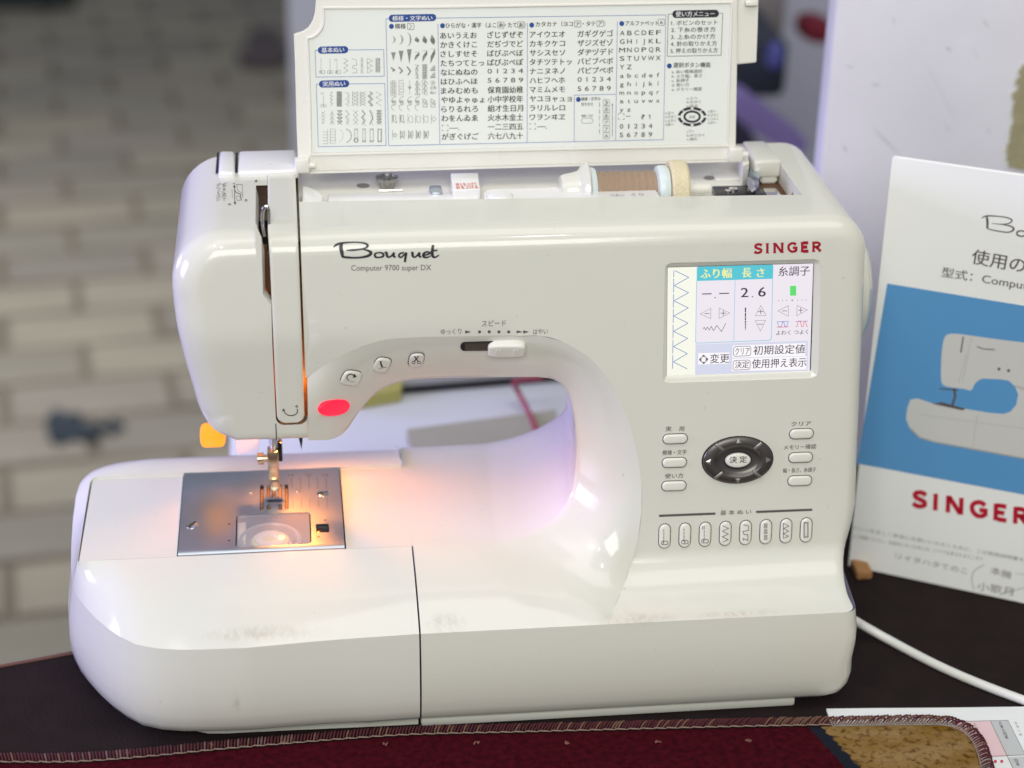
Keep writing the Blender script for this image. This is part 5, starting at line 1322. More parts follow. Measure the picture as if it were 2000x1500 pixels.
for i, x in enumerate((1134, 1167, 1202, 1295, 1330, 1365)): q = z6(x, 465 - i); k.ell(*q, 0.9, 0.9, 6)
k.ribbon([z6(1240, 462), z6(1256, 462)], 0.9); k.ribbon([z6(1248, 453), z6(1248, 471)], 0.9)
for x0, x1, y in ((503, 547, 576), (640, 686, 572), (958, 1004, 559), (955, 1000, 666), (1160, 1205, 553), (1298, 1342, 547)): k.ribbon([z6(x0, y), z6(x1, y - 1)], 1.1)
for x, y in ((663, 572), (981, 559), (1320, 547)): k.ribbon([z6(x, y - 22), z6(x, y + 22)], 1.1)
P_ = [(490, 706), (502, 692), (514, 714), (528, 690), (544, 716), (562, 684), (580, 720), (608, 676), (648, 728), (686, 655)]; k.ribbon([z6(*p) for p in P_], 1.0)
y = 524
for L_ in (52, 42, 30, 22, 18, 12, 10, 8): k.ribbon([z6(852, y), z6(851, y + L_ * 0.78)], 2.4); y += L_ * 0.78 + 5
k.text('よわく', *z6(1112, 756), *z6(1234, 752), 10.2, 0.006); k.text('つよく', *z6(1264, 750), *z6(1384, 746), 10.2, 0.006)
k.text('変更', *z6(550, 992), *z6(714, 986), 19.5, 0.008); k.text('初期設定値', *z6(918, 920), *z6(1356, 906), 19.5, 0.008); k.text('使用押え表示', *z6(906, 1034), *z6(1368, 1019), 19.5, 0.008)
for q in ([(752, 868), (764, 856), (886, 852), (898, 864), (896, 922), (884, 932), (762, 938), (750, 926)], [(748, 986), (760, 974), (880, 970), (892, 982), (890, 1038), (878, 1050), (758, 1055), (746, 1044)]): k.ribbon([z6(*p) for p in q], 1.0, True)
k.text('クリア', *z6(764, 922), *z6(886, 918), 16, 0.008); k.text('決定', *z6(762, 1036), *z6(880, 1032), 15, 0.008)
for q in ([(457, 966), (474, 944), (474, 988)], [(536, 963), (518, 942), (518, 986)], [(496, 924), (478, 940), (514, 939)], [(497, 1004), (480, 990), (515, 988)]): k.poly([z6(*p) for p in q])
k.ribbon([z6(478, 944), z6(514, 943), z6(514, 985), z6(479, 987)], 0.7, True)
k.done('screen_lettering', M['lcd_ink'], screen)['kind'] = 'stuff'
k = Ink(SPL, 0.00018)
for q in ([(468, 578), (558, 531), (556, 618)], [(718, 570), (628, 528), (628, 618)], [(982, 506), (936, 594), (1026, 592)], [(978, 724), (934, 636), (1022, 632)], [(1126, 552), (1216, 508), (1215, 598)], [(1378, 545), (1290, 506), (1287, 594)]): k.ribbon([z6(*p) for p in q], 0.9, True)
k.done('arrow_icon', M['lcd_grey'], screen)['kind'] = 'stuff'
k = Ink(SPL, 0.00018); a = z6(1230, 340); b = z6(1282, 424); k.rrect(a[0], a[1], b[0], b[1], 1.2, slope=-0.03); k.done('tension_mark', M['lcd_green'], screen)
k = Ink(SPL, 0.00018)
for i in range(7):
    x = 243 - i * 1.6; y = 210 + i * 129.5
    k.dash(z6(x, y), z6(x - 1.4, min(y + 128, 1048)), 1.2, 13, 3); k.ribbon([z6(x + 8, y), z6(x + 128 - i * 0.8, y + 58)], 1.2)
    if i < 6: k.ribbon([z6(x + 128 - i * 0.8, y + 58), z6(x, y + 129)], 1.2)
k.ribbon([z6(1118, 645), z6(1220, 641)], 0.9); k.ribbon([z6(1122, 648), z6(1134, 686), z6(1156, 688), z6(1166, 648), z6(1178, 648), z6(1184, 684), z6(1200, 686), z6(1214, 646)], 1.0); k.ribbon([z6(1276, 643), z6(1380, 639)], 0.9)
k.done('stitch_picture', M['lcd_blue'], screen)['kind'] = 'stuff'
k = Ink(SPL, 0.00022); k.ribbon([z6(1116, 692), z6(1220, 688)], 0.9); k.ribbon([z6(1278, 690), z6(1290, 684), z6(1300, 640), z6(1318, 638), z6(1326, 684), z6(1340, 686), z6(1352, 640), z6(1362, 638), z6(1370, 682), z6(1382, 686)], 1.1); k.done('tension_picture', M['lcd_red'], screen)['kind'] = 'stuff'

# ================================================================== keys
for x, y, w, h in ((255, 291, 204, 78), (248, 492, 204, 78), (244, 690, 204, 78), (1327, 248, 200, 80), (1320, 449, 200, 80), (1313, 646, 200, 80)):
    c = z7(x, y); key('key', c[0], c[1], w * 0.23, h * 0.23, machine, M['button'], 0.0013, 0.0011)
icons = []
for i in range(8):
    c = z7(165 + i * 171.6, 1116 - i * 7.4); kk = key('stitch_key', c[0], c[1], 21.5, 46, machine, M['button'], 0.0013, 0.0010); icons.append((c, kk))
for i, (c, kk) in enumerate(icons):
    p, n_ = hitB(*c); ip = Plane(np.array(p + n_ * 0.0013), n_); k = Ink(ip, 0.00008); x, y = c[0], c[1] + 0.8
    if i < 3:
        k.dash((x - 1.5, y - (13.5 if i < 2 else 8)), (x - 1.5, y + 8), 1.3, 5.2, 1.4); k.rrect(x - 6.6, y + 9.6, x + 6.6, y + 16.2, 3.2, False, 1.3); k.ell(x + (-2.5, 0, -2.5)[i], y + 12.9, 1.4, 1.6, 8); k.ribbon([(x - 2, y + 7), (x - 2, y + 12)], 1.1)
        if i == 2: k.ribbon([(x - 5, y - 10), (x - 5, y - 17), (x - 1.4, y - 10), (x - 1.4, y - 17)], 1.2)
    elif i == 3: k.ribbon([(x - 5.6, y - 16), (x + 6.5, y - 10.5), (x - 5.6, y - 5), (x + 6.2, y + 0.5), (x - 5.6, y + 6), (x + 5.8, y + 11.5), (x - 5, y + 16.5)], 1.3)
    elif i == 4: k.ribbon([(x - 4.5, y - 16), (x + 6, y - 13.5), (x + 6, y - 5), (x - 5, y - 2.6), (x - 2.5, y + 3.4), (x + 4.8, y + 3.4), (x + 4.8, y + 14.5), (x - 5, y + 11), (x - 3, y + 15.5)], 1.3)
    elif i == 5:
        for g_ in range(3):
            for r_ in range(4): k.ribbon([(x - 3.5, y - 15.5 + g_ * 11.2 + r_ * 2.5), (x + 3.5, y - 15.8 + g_ * 11.2 + r_ * 2.5)], 1.25)
    elif i == 6: k.ribbon([(x - 5, y - 16), (x - 5, y + 14)], 1.2); k.ribbon([(x - 4.5, y - 15), (x + 5.8, y - 10), (x - 4.5, y - 5), (x + 5.6, y), (x - 4.5, y + 5), (x + 5.2, y + 10), (x - 4.5, y + 14)], 1.2)
    else:
        for r_ in range(15): k.ribbon([(x - 5.2, y - 15.5 + r_ * 2.1), (x - 2.0, y - 15.6 + r_ * 2.1)], 1.2); k.ribbon([(x + 2.0, y - 15.6 + r_ * 2.1), (x + 5.2, y - 15.7 + r_ * 2.1)], 1.2)
        for r_ in (-15.5, -13.8, 12.2, 13.9): k.ribbon([(x - 2, y + r_), (x + 2, y + r_)], 1.0)
    k.done('stitch_icon', M['inkgrey'], kk)['kind'] = 'stuff'
# dial with four arrows and a centre key
dc = z7(785, 470); Mx, sx, sy = local(hitB, *dc, 6, -0.2)
RA, RB = 297 * 0.23 * sx, 196 * 0.23 * sy
V, F = lathe([(1.0, -0.001), (1.0, 0.0006), (0.985, 0.0014), (0.955, 0.0017), (0.72, 0.0021), (0.695, 0.0020), (0.66, 0.0013), (0.60, 0.0006), (0.50, 0.0002), (0.385, 0.0001)], 72, Mx, RA, RB)
dial = mesh_obj('arrow_dial', V, F, M['gun'], machine, angle=50)
V = [Mx @ Vector((1.03 * RA * math.cos(2 * math.pi * k / 60), 1.035 * RB * math.sin(2 * math.pi * k / 60), OFS)) for k in range(60)]
mesh_obj('key_gap', V, [tuple(range(60))], M['inkblack'], dial, smooth=False)
for ang in (48, 132, 228, 312):
    a = math.radians(ang); c_, s_ = math.cos(a), math.sin(a)
    p0 = Vector((0.64 * RA * c_, 0.64 * RB * s_, 0)); p1 = Vector((0.985 * RA * c_, 0.985 * RB * s_, 0)); d = (p1 - p0); L_ = d.length; d.normalize(); e = Vector((-d.y, d.x, 0))
    Mb = Mx @ Matrix(((d.x, e.x, 0, p0.x), (d.y, e.y, 0, p0.y), (0, 0, 1, 0), (0, 0, 0, 1)))
    bm = bmesh.new(); box(bm, (0, -0.0009, 0.0004), (L_, 0.0009, 0.0023), 0.0004, Mb); bm_obj('dial_rib', bm, M['gunlight'], dial)
for dx, dy, r_ in ((0, 0.84, 0), (0, -0.84, 180), (0.84, 0, -90), (-0.84, 0, 90)):
    Ma = Mx @ Matrix.Translation((dx * RA, dy * RB, 0.0018)) @ Matrix.Rotation(math.radians(r_), 4, 'Z')
    bm = bmesh.new(); vs = [bm.verts.new(Ma @ Vector(p)) for p in ((-0.0023, -0.0014, 0), (0.0023, -0.0014, 0), (0, 0.0018, 0), (0, -0.0003, 0.0006))]
    for f in ((0, 1, 3), (1, 2, 3), (2, 0, 3)): bm.faces.new([vs[i] for i in f])
    bm_obj('dial_arrow', bm, M['gunlight'], dial, smooth=False)
ol = [(0.365 * RA * math.cos(2 * math.pi * k / 40), 0.31 * RB * math.sin(2 * math.pi * k / 40)) for k in range(40)]
V, F = cap_mesh(ol, 0.0019, 0.0011, Mx); ck = mesh_obj('centre_key', V, F, M['button'], dial, angle=60)
k = Ink(Plane(np.array(Mx @ Vector((0, 0, 0.0019))), Mx.to_3x3() @ Vector((0, 0, 1))), 0.0001); k.text('決 定', *z7(717, 494), *z7(862, 488), 14.5, 0.01); k.done('key_lettering', M['inkblack'], dial)['kind'] = 'stuff'
# start key (lit red), three round keys, speed slider
def egg(w, h, n=28, pw_=2.3): return [(w / 2 * math.copysign(abs(math.cos(2 * math.pi * k / n)) ** (2 / pw_), math.cos(2 * math.pi * k / n)), h / 2 * math.copysign(abs(math.sin(2 * math.pi * k / n)) ** (2 / pw_), math.sin(2 * math.pi * k / n))) for k in range(n)]
sk = key('start_key', 652.5, 796, 54, 29, machine, M['led'], 0.0016, 0.0012, outline=egg(54, 29), rim=0, rot=math.radians(4))
tag(sk, 'glowing red start key')
ks = {}
for nm, x, y, w, h, rot in (('stitch_back_key', 685.5, 737.5, 36, 27, -8), ('needle_key', 745.5, 711.5, 31, 26, -12), ('cutter_key', 813, 702, 29, 25, -3)): ks[nm] = (x, y, key(nm, x, y, w, h, machine, M['button'], 0.0015, 0.0011, outline=egg(w, h, 28, 3.2), rot=math.radians(rot)))
def topink(x, y, h): p, n_ = hitB(x, y); return Ink(Plane(np.array(p + n_ * h), n_), 0.0001)
x, y, o = ks['stitch_back_key']; k = topink(x, y, 0.0015); k.ribbon([(x + 6, y - 3.5), (x, y - 7), (x - 6.5, y - 4), (x - 8, y + 1), (x - 4, y + 6)], 1.9, cat=4); k.poly([(x + 3.5, y + 0.5), (x + 11, y - 1.5), (x + 6.5, y - 8)])
for d in (0, 3.4, 6.8): k.ell(x + d - 1, y + 7.5 + d * 0.12, 0.9, 0.9, 6)
k.done('key_icon', M['inkblack'], o)['kind'] = 'stuff'
x, y, o = ks['needle_key']; k = topink(x, y, 0.0015); k.ribbon([(x - 2.5, y - 6.5), (x - 1, y + 1), (x + 1.5, y + 5.5)], 3.4); k.ribbon([(x - 5.5, y + 8), (x + 9, y + 5.5)], 0.9); k.done('key_icon', M['inkblack'], o)['kind'] = 'stuff'
x, y, o = ks['cutter_key']; k = topink(x, y, 0.0015); k.ribbon([(x - 4, y - 7), (x + 4, y + 4)], 2.2); k.ribbon([(x + 4.5, y - 7), (x - 4, y + 4)], 2.2); k.ring(x - 5.5, y + 6, 3.2, 2.2, 1.2, 12); k.ring(x + 5.5, y + 6, 3.2, 2.2, 1.2, 12); k.done('key_icon', M['inkblack'], o)['kind'] = 'stuff'
slot_ = key('slider_slot', 963, 674.5, 128, 17, machine, M['dark'], 0.0009, 0.0003, rim=0, tilt=-0.008)
k = Ink(FACE, 0.0012); k.poly([(908, 667.5), (958, 667), (958, 682), (908, 682)]); k.done('slider_track', mat('track', (0.055, 0.04, 0.03), 0.4), slot_)
kn = key('speed_slider', 989.5, 677.5, 74, 26, machine, M['button'], 0.0042, 0.0018, rim=0, tilt=-0.008, outline=egg(74, 26, 36, 4.5))
Mx, sx, sy = local(hitB, 989.5, 677.5, 6, -0.05)
for dx in (-20, -14, 14, 20):
    bm = bmesh.new(); box(bm, (dx * sx - 0.0003, -0.0024, 0.0040), (dx * sx + 0.0003, 0.0022, 0.0047), 0.0002, Mx); bm_obj('grip_rib', bm, M['button'], kn)
# hand wheel at the right
wc = np.array([0.190, 0.075, 0.196])
V, F = lathe([(0.030, -0.004), (0.0335, 0.000), (0.0345, 0.004), (0.0335, 0.009), (0.029, 0.0125), (0.018, 0.0142), (0.0001, 0.0146)], 48, Matrix.Translation(Vector(wc)) @ RX)
mesh_obj('hand_wheel', V, F, M['shell'], machine)
# ================================================================== the place round the machine
# table top
tab = mat('dark_table', (0.013, 0.010, 0.011), 0.75, var=0.25, vscale=30, bump=0.15, bscale=400)
bm = bmesh.new()
edge = [(-0.75, -0.085), (-0.2844, 0.0365), (-0.243, 0.0473), (0.02, 0.115), (0.30, 0.19), (0.75, 0.30), (0.75, -0.55), (-0.75, -0.55)]
vt = [bm.verts.new((x, y, -0.004)) for x, y in edge]; vb = [bm.verts.new((x, y, -0.03)) for x, y in edge]
bm.faces.new(vt)
for i in range(len(edge)): bm.faces.new([vb[i], vb[(i + 1) % len(edge)], vt[(i + 1) % len(edge)], vt[i]])
bmesh.ops.recalc_face_normals(bm, faces=bm.faces); t_ = bm_obj('table_top', bm, tab, None, smooth=False); tag(t_, kind='structure')
# dark felt mat under the machine, stitched edge along its back
felt = mat('brown_felt', (0.018, 0.012, 0.012), 0.95, var=0.35, vscale=55, bump=0.6, bscale=600)
felt.node_tree.nodes['Principled BSDF'].inputs['Specular IOR Level'].default_value = 0.12
mat_o = empty('felt_mat', (0, 0, -0.002), 'dark brown felt mat under the sewing machine with a thin stitched back edge', 'mat')
bm = bmesh.new(); me_ = [(-0.75, -0.092), (-0.2844, 0.0300), (-0.243, 0.0400), (0.02, 0.107), (0.30, 0.18), (0.75, 0.29), (0.75, -0.5), (-0.75, -0.5)]
vt = [bm.verts.new((x, y, 0.0)) for x, y in me_]; vb = [bm.verts.new((x, y, -0.0036)) for x, y in me_]; bm.faces.new(vt)
for i in range(len(me_)): bm.faces.new([vb[i], vb[(i + 1) % len(me_)], vt[(i + 1) % len(me_)], vt[i]])
bmesh.ops.recalc_face_normals(bm, faces=bm.faces); bm_obj('felt_sheet', bm, felt, mat_o, smooth=False)
V, F = tube([(x, y - 0.0016, 0.0002) for x, y in me_[:4]], 0.0011, 6); mesh_obj('edge_thread', V, F, mat('rust_thread', (0.13, 0.055, 0.045), 0.8, var=0.4, vscale=900), mat_o)

# red rug in front, with an overlocked edge
rug = empty('red_rug', (-0.05, -0.20, 0.0), 'crimson pile rug with serged fringe and an ochre corner ornament, in front of the machine', 'rug')
def rugmat():
    m = mat('rug_pile', (0.085, 0.004, 0.010), 0.95, bump=0.6, bscale=1400)
    nt = m.node_tree; N = nt.nodes; Lk = nt.links; b = N['Principled BSDF']
    geo = N.new('ShaderNodeNewGeometry'); sep = N.new('ShaderNodeSeparateXYZ'); Lk.new(geo.outputs['Position'], sep.inputs[0])
    nz = N.new('ShaderNodeTexNoise'); nz.inputs['Scale'].default_value = 260; nz.inputs['Detail'].default_value = 4; Lk.new(geo.outputs['Position'], nz.inputs['Vector'])
    def ramp(src, stops):
        r = N.new('ShaderNodeValToRGB'); e = r.color_ramp.elements
        e[0].position, e[0].color = stops[0][0], (*stops[0][1], 1); e[1].position, e[1].color = stops[1][0], (*stops[1][1], 1)
        for p_, c_ in stops[2:]: q = e.new(p_); q.color = (*c_, 1)
        Lk.new(src, r.inputs[0]); return r.outputs[0]
    red = ramp(nz.outputs['Fac'], [(0.3, (0.026, 0.0008, 0.003)), (0.7, (0.060, 0.003, 0.008))])
    # ochre field with darker bands
    wv = N.new('ShaderNodeTexNoise'); wv.inputs['Scale'].default_value = 60; wv.inputs['Detail'].default_value = 6; wv.inputs['Roughness'].default_value = 0.65; mpw = N.new('ShaderNodeMapping'); mpw.inputs['Scale'].default_value = (0.45, 1.0, 1.0); mpw.inputs['Rotation'].default_value = (0, 0, 0.5); Lk.new(geo.outputs['Position'], mpw.inputs['Vector']); Lk.new(mpw.outputs['Vector'], wv.inputs['Vector'])
    och = ramp(wv.outputs['Fac'], [(0.34, (0.17, 0.088, 0.010)), (0.64, (0.27, 0.175, 0.075))])
    spk = ramp(nz.outputs['Fac'], [(0.30, (0.35, 0.30, 0.24)), (0.5, (1, 1, 1))])
    mu = N.new('ShaderNodeMix'); mu.data_type = 'RGBA'; mu.blend_type = 'MULTIPLY'; mu.inputs['Factor'].default_value = 1; Lk.new(och, mu.inputs['A']); Lk.new(spk, mu.inputs['B'])
    ad = N.new('ShaderNodeMath'); ad.operation = 'MULTIPLY_ADD'; Lk.new(nz.outputs['Fac'], ad.inputs[0]); ad.inputs[1].default_value = 0.006; Lk.new(sep.outputs['X'], ad.inputs[2])
    # border leans slightly: x + 0.35*y
    yy = N.new('ShaderNodeMath'); yy.operation = 'MULTIPLY_ADD'; Lk.new(sep.outputs['Y'], yy.inputs[0]); yy.inputs[1].default_value = 0.30; Lk.new(ad.outputs[0], yy.inputs[2])
    def step(lo, hi):
        r = N.new('ShaderNodeMapRange'); r.inputs['From Min'].default_value = lo; r.inputs['From Max'].default_value = hi; Lk.new(yy.outputs[0], r.inputs['Value']); return r.outputs['Result']
    x0 = 0.1375
    m1 = N.new('ShaderNodeMix'); m1.data_type = 'RGBA'; Lk.new(step(x0 - 0.0045, x0 - 0.003), m1.inputs['Factor']); Lk.new(red, m1.inputs['A']); m1.inputs['B'].default_value = (0.012, 0.014, 0.022, 1)
    m2 = N.new('ShaderNodeMix'); m2.data_type = 'RGBA'; Lk.new(step(x0 + 0.003, x0 + 0.0045), m2.inputs['Factor']); Lk.new(m1.outputs['Result'], m2.inputs['A']); Lk.new(mu.outputs['Result'], m2.inputs['B'])
    Lk.new(m2.outputs['Result'], b.inputs['Base Color']); b.inputs['Specular IOR Level'].default_value = 0.08
    return m
rp = rugmat()
edge_px = [(-60, 1486), (0, 1479), (150, 1478), (300, 1467), (420, 1455), (560, 1443), (700, 1432), (820, 1425), (1000, 1421), (1200, 1416), (1400, 1411), (1600, 1407), (1760, 1404), (1850, 1406), (1893, 1421), (1918, 1445), (1932, 1475), (1944, 1520)]
zr = 0.0045
ep = resample(catmull([onz(px, py - 3, zr) for px, py in edge_px], 12), 420)
inn = []
for i in range(len(ep)):
    t = ep[min(i + 1, len(ep) - 1)] - ep[max(i - 1, 0)]; t /= np.linalg.norm(t); inn.append(ep[i] + np.array([t[1], -t[0], 0]) * 0.0062)
inn = np.array(inn)
bm = bmesh.new(); far_y = -0.42
P = [tuple(p) for p in inn[::4]] + [(inn[-1][0] + 0.02, far_y, zr), (inn[0][0] - 0.02, far_y, zr)]
vt = [bm.verts.new((p[0], p[1], zr - 0.0005)) for p in P]; f = bm.faces.new(vt); bmesh.ops.recalc_face_normals(bm, faces=bm.faces)
bmesh.ops.triangulate(bm, faces=bm.faces)
if sum(f.normal.z for f in bm.faces) < 0: bmesh.ops.reverse_faces(bm, faces=bm.faces)
bm_obj('rug_pile', bm, rp, rug, smooth=False)
# overlock: slanted wraps over a rolled edge, a chain of pale thread on its inner side
rnd = random.Random(3); wr = {0: ([], []), 1: ([], []), 2: ([], [])}
N_ = 330; a_ = resample(ep, N_); b_ = resample(inn, N_)
chain = []
for i in range(N_ - 2):
    base_ = a_[i]; tip = b_[min(N_ - 1, i + 1)]
    ln = rnd.uniform(0.85, 1.25); hgt = rnd.uniform(0.0011, 0.0022)
    o_ = base_ + (base_ - tip) * (ln - 1) * 0.9 + np.array([rnd.uniform(-1, 1) * 4e-4, 0, -0.0028 + rnd.uniform(0, 0.0006)])
    c_ = 0.5 * (base_ + tip) + np.array([0, 0, hgt]); d_ = tip + np.array([rnd.uniform(-2, 2) * 1e-4, 0, 0.0002])
    Q = catmull([o_, base_ + np.array([0, 0, 0.0002 + hgt * 0.6]), c_, d_], 2)
    u_ = i / N_
    col_ = 1 if (0.74 < u_ < 0.90 and rnd.random() < 0.7) or rnd.random() < 0.12 else (2 if (u_ < 0.30 and rnd.random() < 0.22) else 0)
    V, F = tube(Q, [0.00028, 0.00052, 0.00056, 0.00052, 0.0005, 0.0004, 0.0003][:len(Q)], 5, False); VV, FF = wr[col_]; b0 = len(VV); VV += V; FF += [tuple(b0 + k for k in f) for f in F]
for c_, (nm, cc) in enumerate((('crimson_yarn', (0.075, 0.012, 0.018)), ('brown_yarn', (0.15, 0.075, 0.05)), ('pale_yarn', (0.16, 0.075, 0.08)))):
    o = mesh_obj('overlock_stitching', *wr[c_], mat(nm, cc, 0.9, var=0.3, vscale=600), rug); o['kind'] = 'stuff'
VV, FF = [], []
for i in range(0, N_ - 6, 4):
    Q = [b_[min(N_ - 1, i + k)] + np.array([0, (0.00035 if k % 4 in (1, 2) else -0.0002), 0.0006 + 0.0003 * (k % 2)]) for k in range(5)]
    V, F = tube(Q, [0.00022, 0.00036, 0.0004, 0.00036, 0.00022], 5, False); b0 = len(VV); VV += V; FF += [tuple(b0 + k for k in f) for f in F]
o = mesh_obj('chain_thread', VV, FF, mat('cream_yarn', (0.24, 0.17, 0.13), 0.85, var=0.3, vscale=700), rug); o['kind'] = 'stuff'
# pale knots woven into the red field
VV, FF = [], []
for px, py in ((-20, 1500), (250, 1470), (412, 1453), (555, 1449), (753, 1452), (930, 1450), (1108, 1449), (1285, 1446), (1463, 1445)):
    c = onz(px, py + 2, zr)
    for k in range(7):
        p = c + np.array([rnd.uniform(-1, 1) * 0.0016, rnd.uniform(-1, 1) * 0.0012, 0]); V, F = tube([p, p + np.array([rnd.uniform(-1, 1) * 4e-4, 0, 0.0007])], [0.0005, 0.0002], 5); b0 = len(VV); VV += V; FF += [tuple(b0 + k2 for k2 in f) for f in F]
o = mesh_obj('pile_knot', VV, FF, mat('dusty_rose_yarn', (0.22, 0.09, 0.075), 0.95), rug); o['kind'] = 'stuff'

# printed leaflet under the rug's corner
leaf = empty('printed_leaflet', (0.22, -0.08, 0.001), 'white printed leaflet with pink and grey table cells, half under the rug corner', 'leaflet')
zl = 0.0012
lp_ = [onz(*p, zl) for p in ((1614, 1384), (1700, 1383), (1850, 1382), (2000, 1380), (2100, 1379), (2160, 1640), (1700, 1640))]
bm = bmesh.new(); vt = [bm.verts.new(p) for p in lp_]; vb = [bm.verts.new((p[0], p[1], zl - 0.0011)) for p in lp_]; bm.faces.new(vt)
for i in range(len(lp_)): bm.faces.new([vb[i], vb[(i + 1) % len(lp_)], vt[(i + 1) % len(lp_)], vt[i]])
bmesh.ops.recalc_face_normals(bm, faces=bm.faces); paper = mat('white_paper', (0.76, 0.78, 0.77), 0.55, var=0.03, vscale=60)
sh_ = bm_obj('paper_sheet', bm, paper, leaf, smooth=False)
LPl = Plane((0, 0, zl), (0, 0, 1))
def zl6(x, y): return (1500 + x * 0.25, 1150 + y * 0.25)
k = Ink(LPl, 0.0001); k.poly([zl6(1440, 1042), zl6(1735, 1034), zl6(1866, 1308), zl6(1560, 1330)]); k.done('pink_cell', mat('pink_print', (0.74, 0.53, 0.56), 0.6), sh_)
k = Ink(LPl, 0.0001); k.poly([zl6(1737, 1034), zl6(1872, 1030), zl6(2010, 1300), zl6(1868, 1308)]); k.done('grey_cell', mat('grey_print', (0.50, 0.52, 0.52), 0.6), sh_)
k = Ink(LPl, 0.0001); k.poly([zl6(1872, 1318), zl6(2014, 1310), zl6(2120, 1520), zl6(1960, 1520)]); k.done('grey_cell', bpy.data.materials['grey_print'], sh_)
k = Ink(LPl, 0.0002); k.ribbon([zl6(1440, 1040), zl6(1874, 1029), zl6(2080, 1440)], 0.7); k.ribbon([zl6(1737, 1034), zl6(1960, 1500)], 0.7); k.ribbon([zl6(1700, 1312), zl6(2040, 1298)], 0.7)
def vtext(k, t, x, y, sp, em, dx):
    for i, ch in enumerate(t): k.text(ch, *zl6(x + i * dx, y + i * sp + em * 0.8), *zl6(x + i * dx + em * 0.9, y + i * sp + em * 0.8), em * 0.25)
vtext(k, '大事の目盛', 1806, 1040, 27, 28, 12); vtext(k, '目盛', 1930, 1330, 28, 28, 12); vtext(k, '上糸のつかい', 1606, 1050, 30, 26, 14); vtext(k, 'エラーの', 1930, 1040, 30, 24, 12)
o = k.done('leaflet_lettering', M['inkgrey'], sh_); o['kind'] = 'stuff'
for x in (1776, 1826): k = Ink(LPl, 0.0002); q = zl6(x, 1350); k.ell(*q, 3, 3.2, 12); k.done('red_dot', mat('red_print', (0.6, 0.03, 0.12), 0.6), sh_)

# manual booklet, standing against the board
A = onz(1660, 1105, 0.001); Bq = onz(2000, 1178, 0.001); hx = (Bq - A); hx[2] = 0; hx /= np.linalg.norm(hx); bk_ = np.array([-hx[1], hx[0], 0]); ll = math.radians(5)
upv = np.array([0, 0, 1]) * math.cos(ll) + bk_ * math.sin(ll); mn = np.cross(hx, upv)
WB, HB = 0.182, 0.2585
manual = empty('manual_booklet', A, 'white instruction booklet with blue panel and sewing machine picture, leaning upright at right', 'booklet')
def mpt(u, v, d=0.0): return A + hx * u + upv * v + mn * d
def mslab(name, u0, v0, u1, v1, d0, d1, m, parent, sk=(0, 0)):
    V = [mpt(u0, v0, d) for d in (d0,)] 
    c = [(u0, v0), (u1, v0), (u1 + sk[1], v1), (u0 + sk[0], v1)]
    V = [mpt(u, v, d1) for u, v in c] + [mpt(u, v, d0) for u, v in c]
    F = [(0, 1, 2, 3), (7, 6, 5, 4)] + [(i, i + 4, (i + 1) % 4 + 4, (i + 1) % 4) for i in range(4)]
    return mesh_obj(name, V, F, m, parent, smooth=False)
glossp = mat('gloss_cover', (0.88, 0.89, 0.88), 0.28, var=0.02, vscale=20)
cov_ = mslab('front_cover', -0.001, 0.0, WB, HB, -0.0004, 0.0, glossp, manual, (-0.005, -0.005))
mslab('page_block', 0.0012, 0.001, WB - 0.002, HB - 0.0012, -0.0042, -0.0006, paper, manual, (-0.005, -0.005)); mslab('back_cover', -0.001, 0.0, WB, HB, -0.0048, -0.0044, glossp, manual, (-0.005, -0.005))
MPl = Plane(A, mn)
k = Ink(MPl, 0.00015); k.poly([(1733, 553.5), (2000, 597), (2230, 635), (2200, 1010), (2000, 966), (1674, 905)]); blue_ = mat('blue_panel_ink', (0.105, 0.32, 0.62), 0.3, var=0.03, vscale=15); k.done('blue_panel', blue_, cov_)
k = Ink(MPl, 0.0002)
def z4r(x, y): return (1600 + x * 0.3, 250 + y * 0.3)
def br2(pts): k.ribbon([(*z4r(p[0], p[1]), p[2] * 0.3) for p in pts], 1, cat=6)
br2([(1058, 585, 5), (1090, 572, 9), (1150, 573, 7), (1220, 582, 7), (1254, 598, 9), (1240, 618, 7), (1190, 626, 6), (1124, 620, 3)]); br2([(1190, 626, 4), (1250, 640, 9), (1266, 660, 12), (1230, 678, 8), (1150, 668, 7), (1098, 655, 6)]); br2([(1092, 578, 13), (1096, 615, 15), (1094, 654, 12)])
br2([(1320, 668, 8), (1292, 674, 10), (1290, 694, 10), (1316, 704, 8), (1345, 696, 10), (1345, 676, 10), (1320, 668, 8)])
k.text('使用のしかた', *z4r(988, 873), *z4r(1700, 1005), 33, 0.008)
k.text('型式：Computer 9700 super DX', *z4r(795, 962), *z4r(2030, 1160), 22, 0.004)
o = k.done('cover_lettering', M['inkgrey'], cov_); o['kind'] = 'stuff'
def z5r(x, y): return (1600 + x * 0.4, 650 + y * 0.4)
k = Ink(MPl, 0.0002); singer(k, lambda x, y: (1782.5 + x * 1.73 + y * -0.05, 956 + y * 1.52 + x * 0.285), 1.9, 1.0); o = k.done('cover_name', mat('cover_red', (0.50, 0.006, 0.03), 0.35), cov_); o['kind'] = 'stuff'
k = Ink(MPl, 0.0002)
for t, x0, y0, x1, y1 in (('ミシンを正しく安全にお使いいただくために、この取扱説明書をよくお読みの', 165, 958, 1180, 1150), ('上ご使用ください。お読みになったあとは、いつでも見られるところに', 160, 998, 800, 1112)): k.text(t, *z5r(x0, y0), *z5r(x1, y1), 8.5)
o = k.done('cover_notice', M['inklight'], cov_); o['kind'] = 'stuff'
k = Ink(MPl, 0.0002)
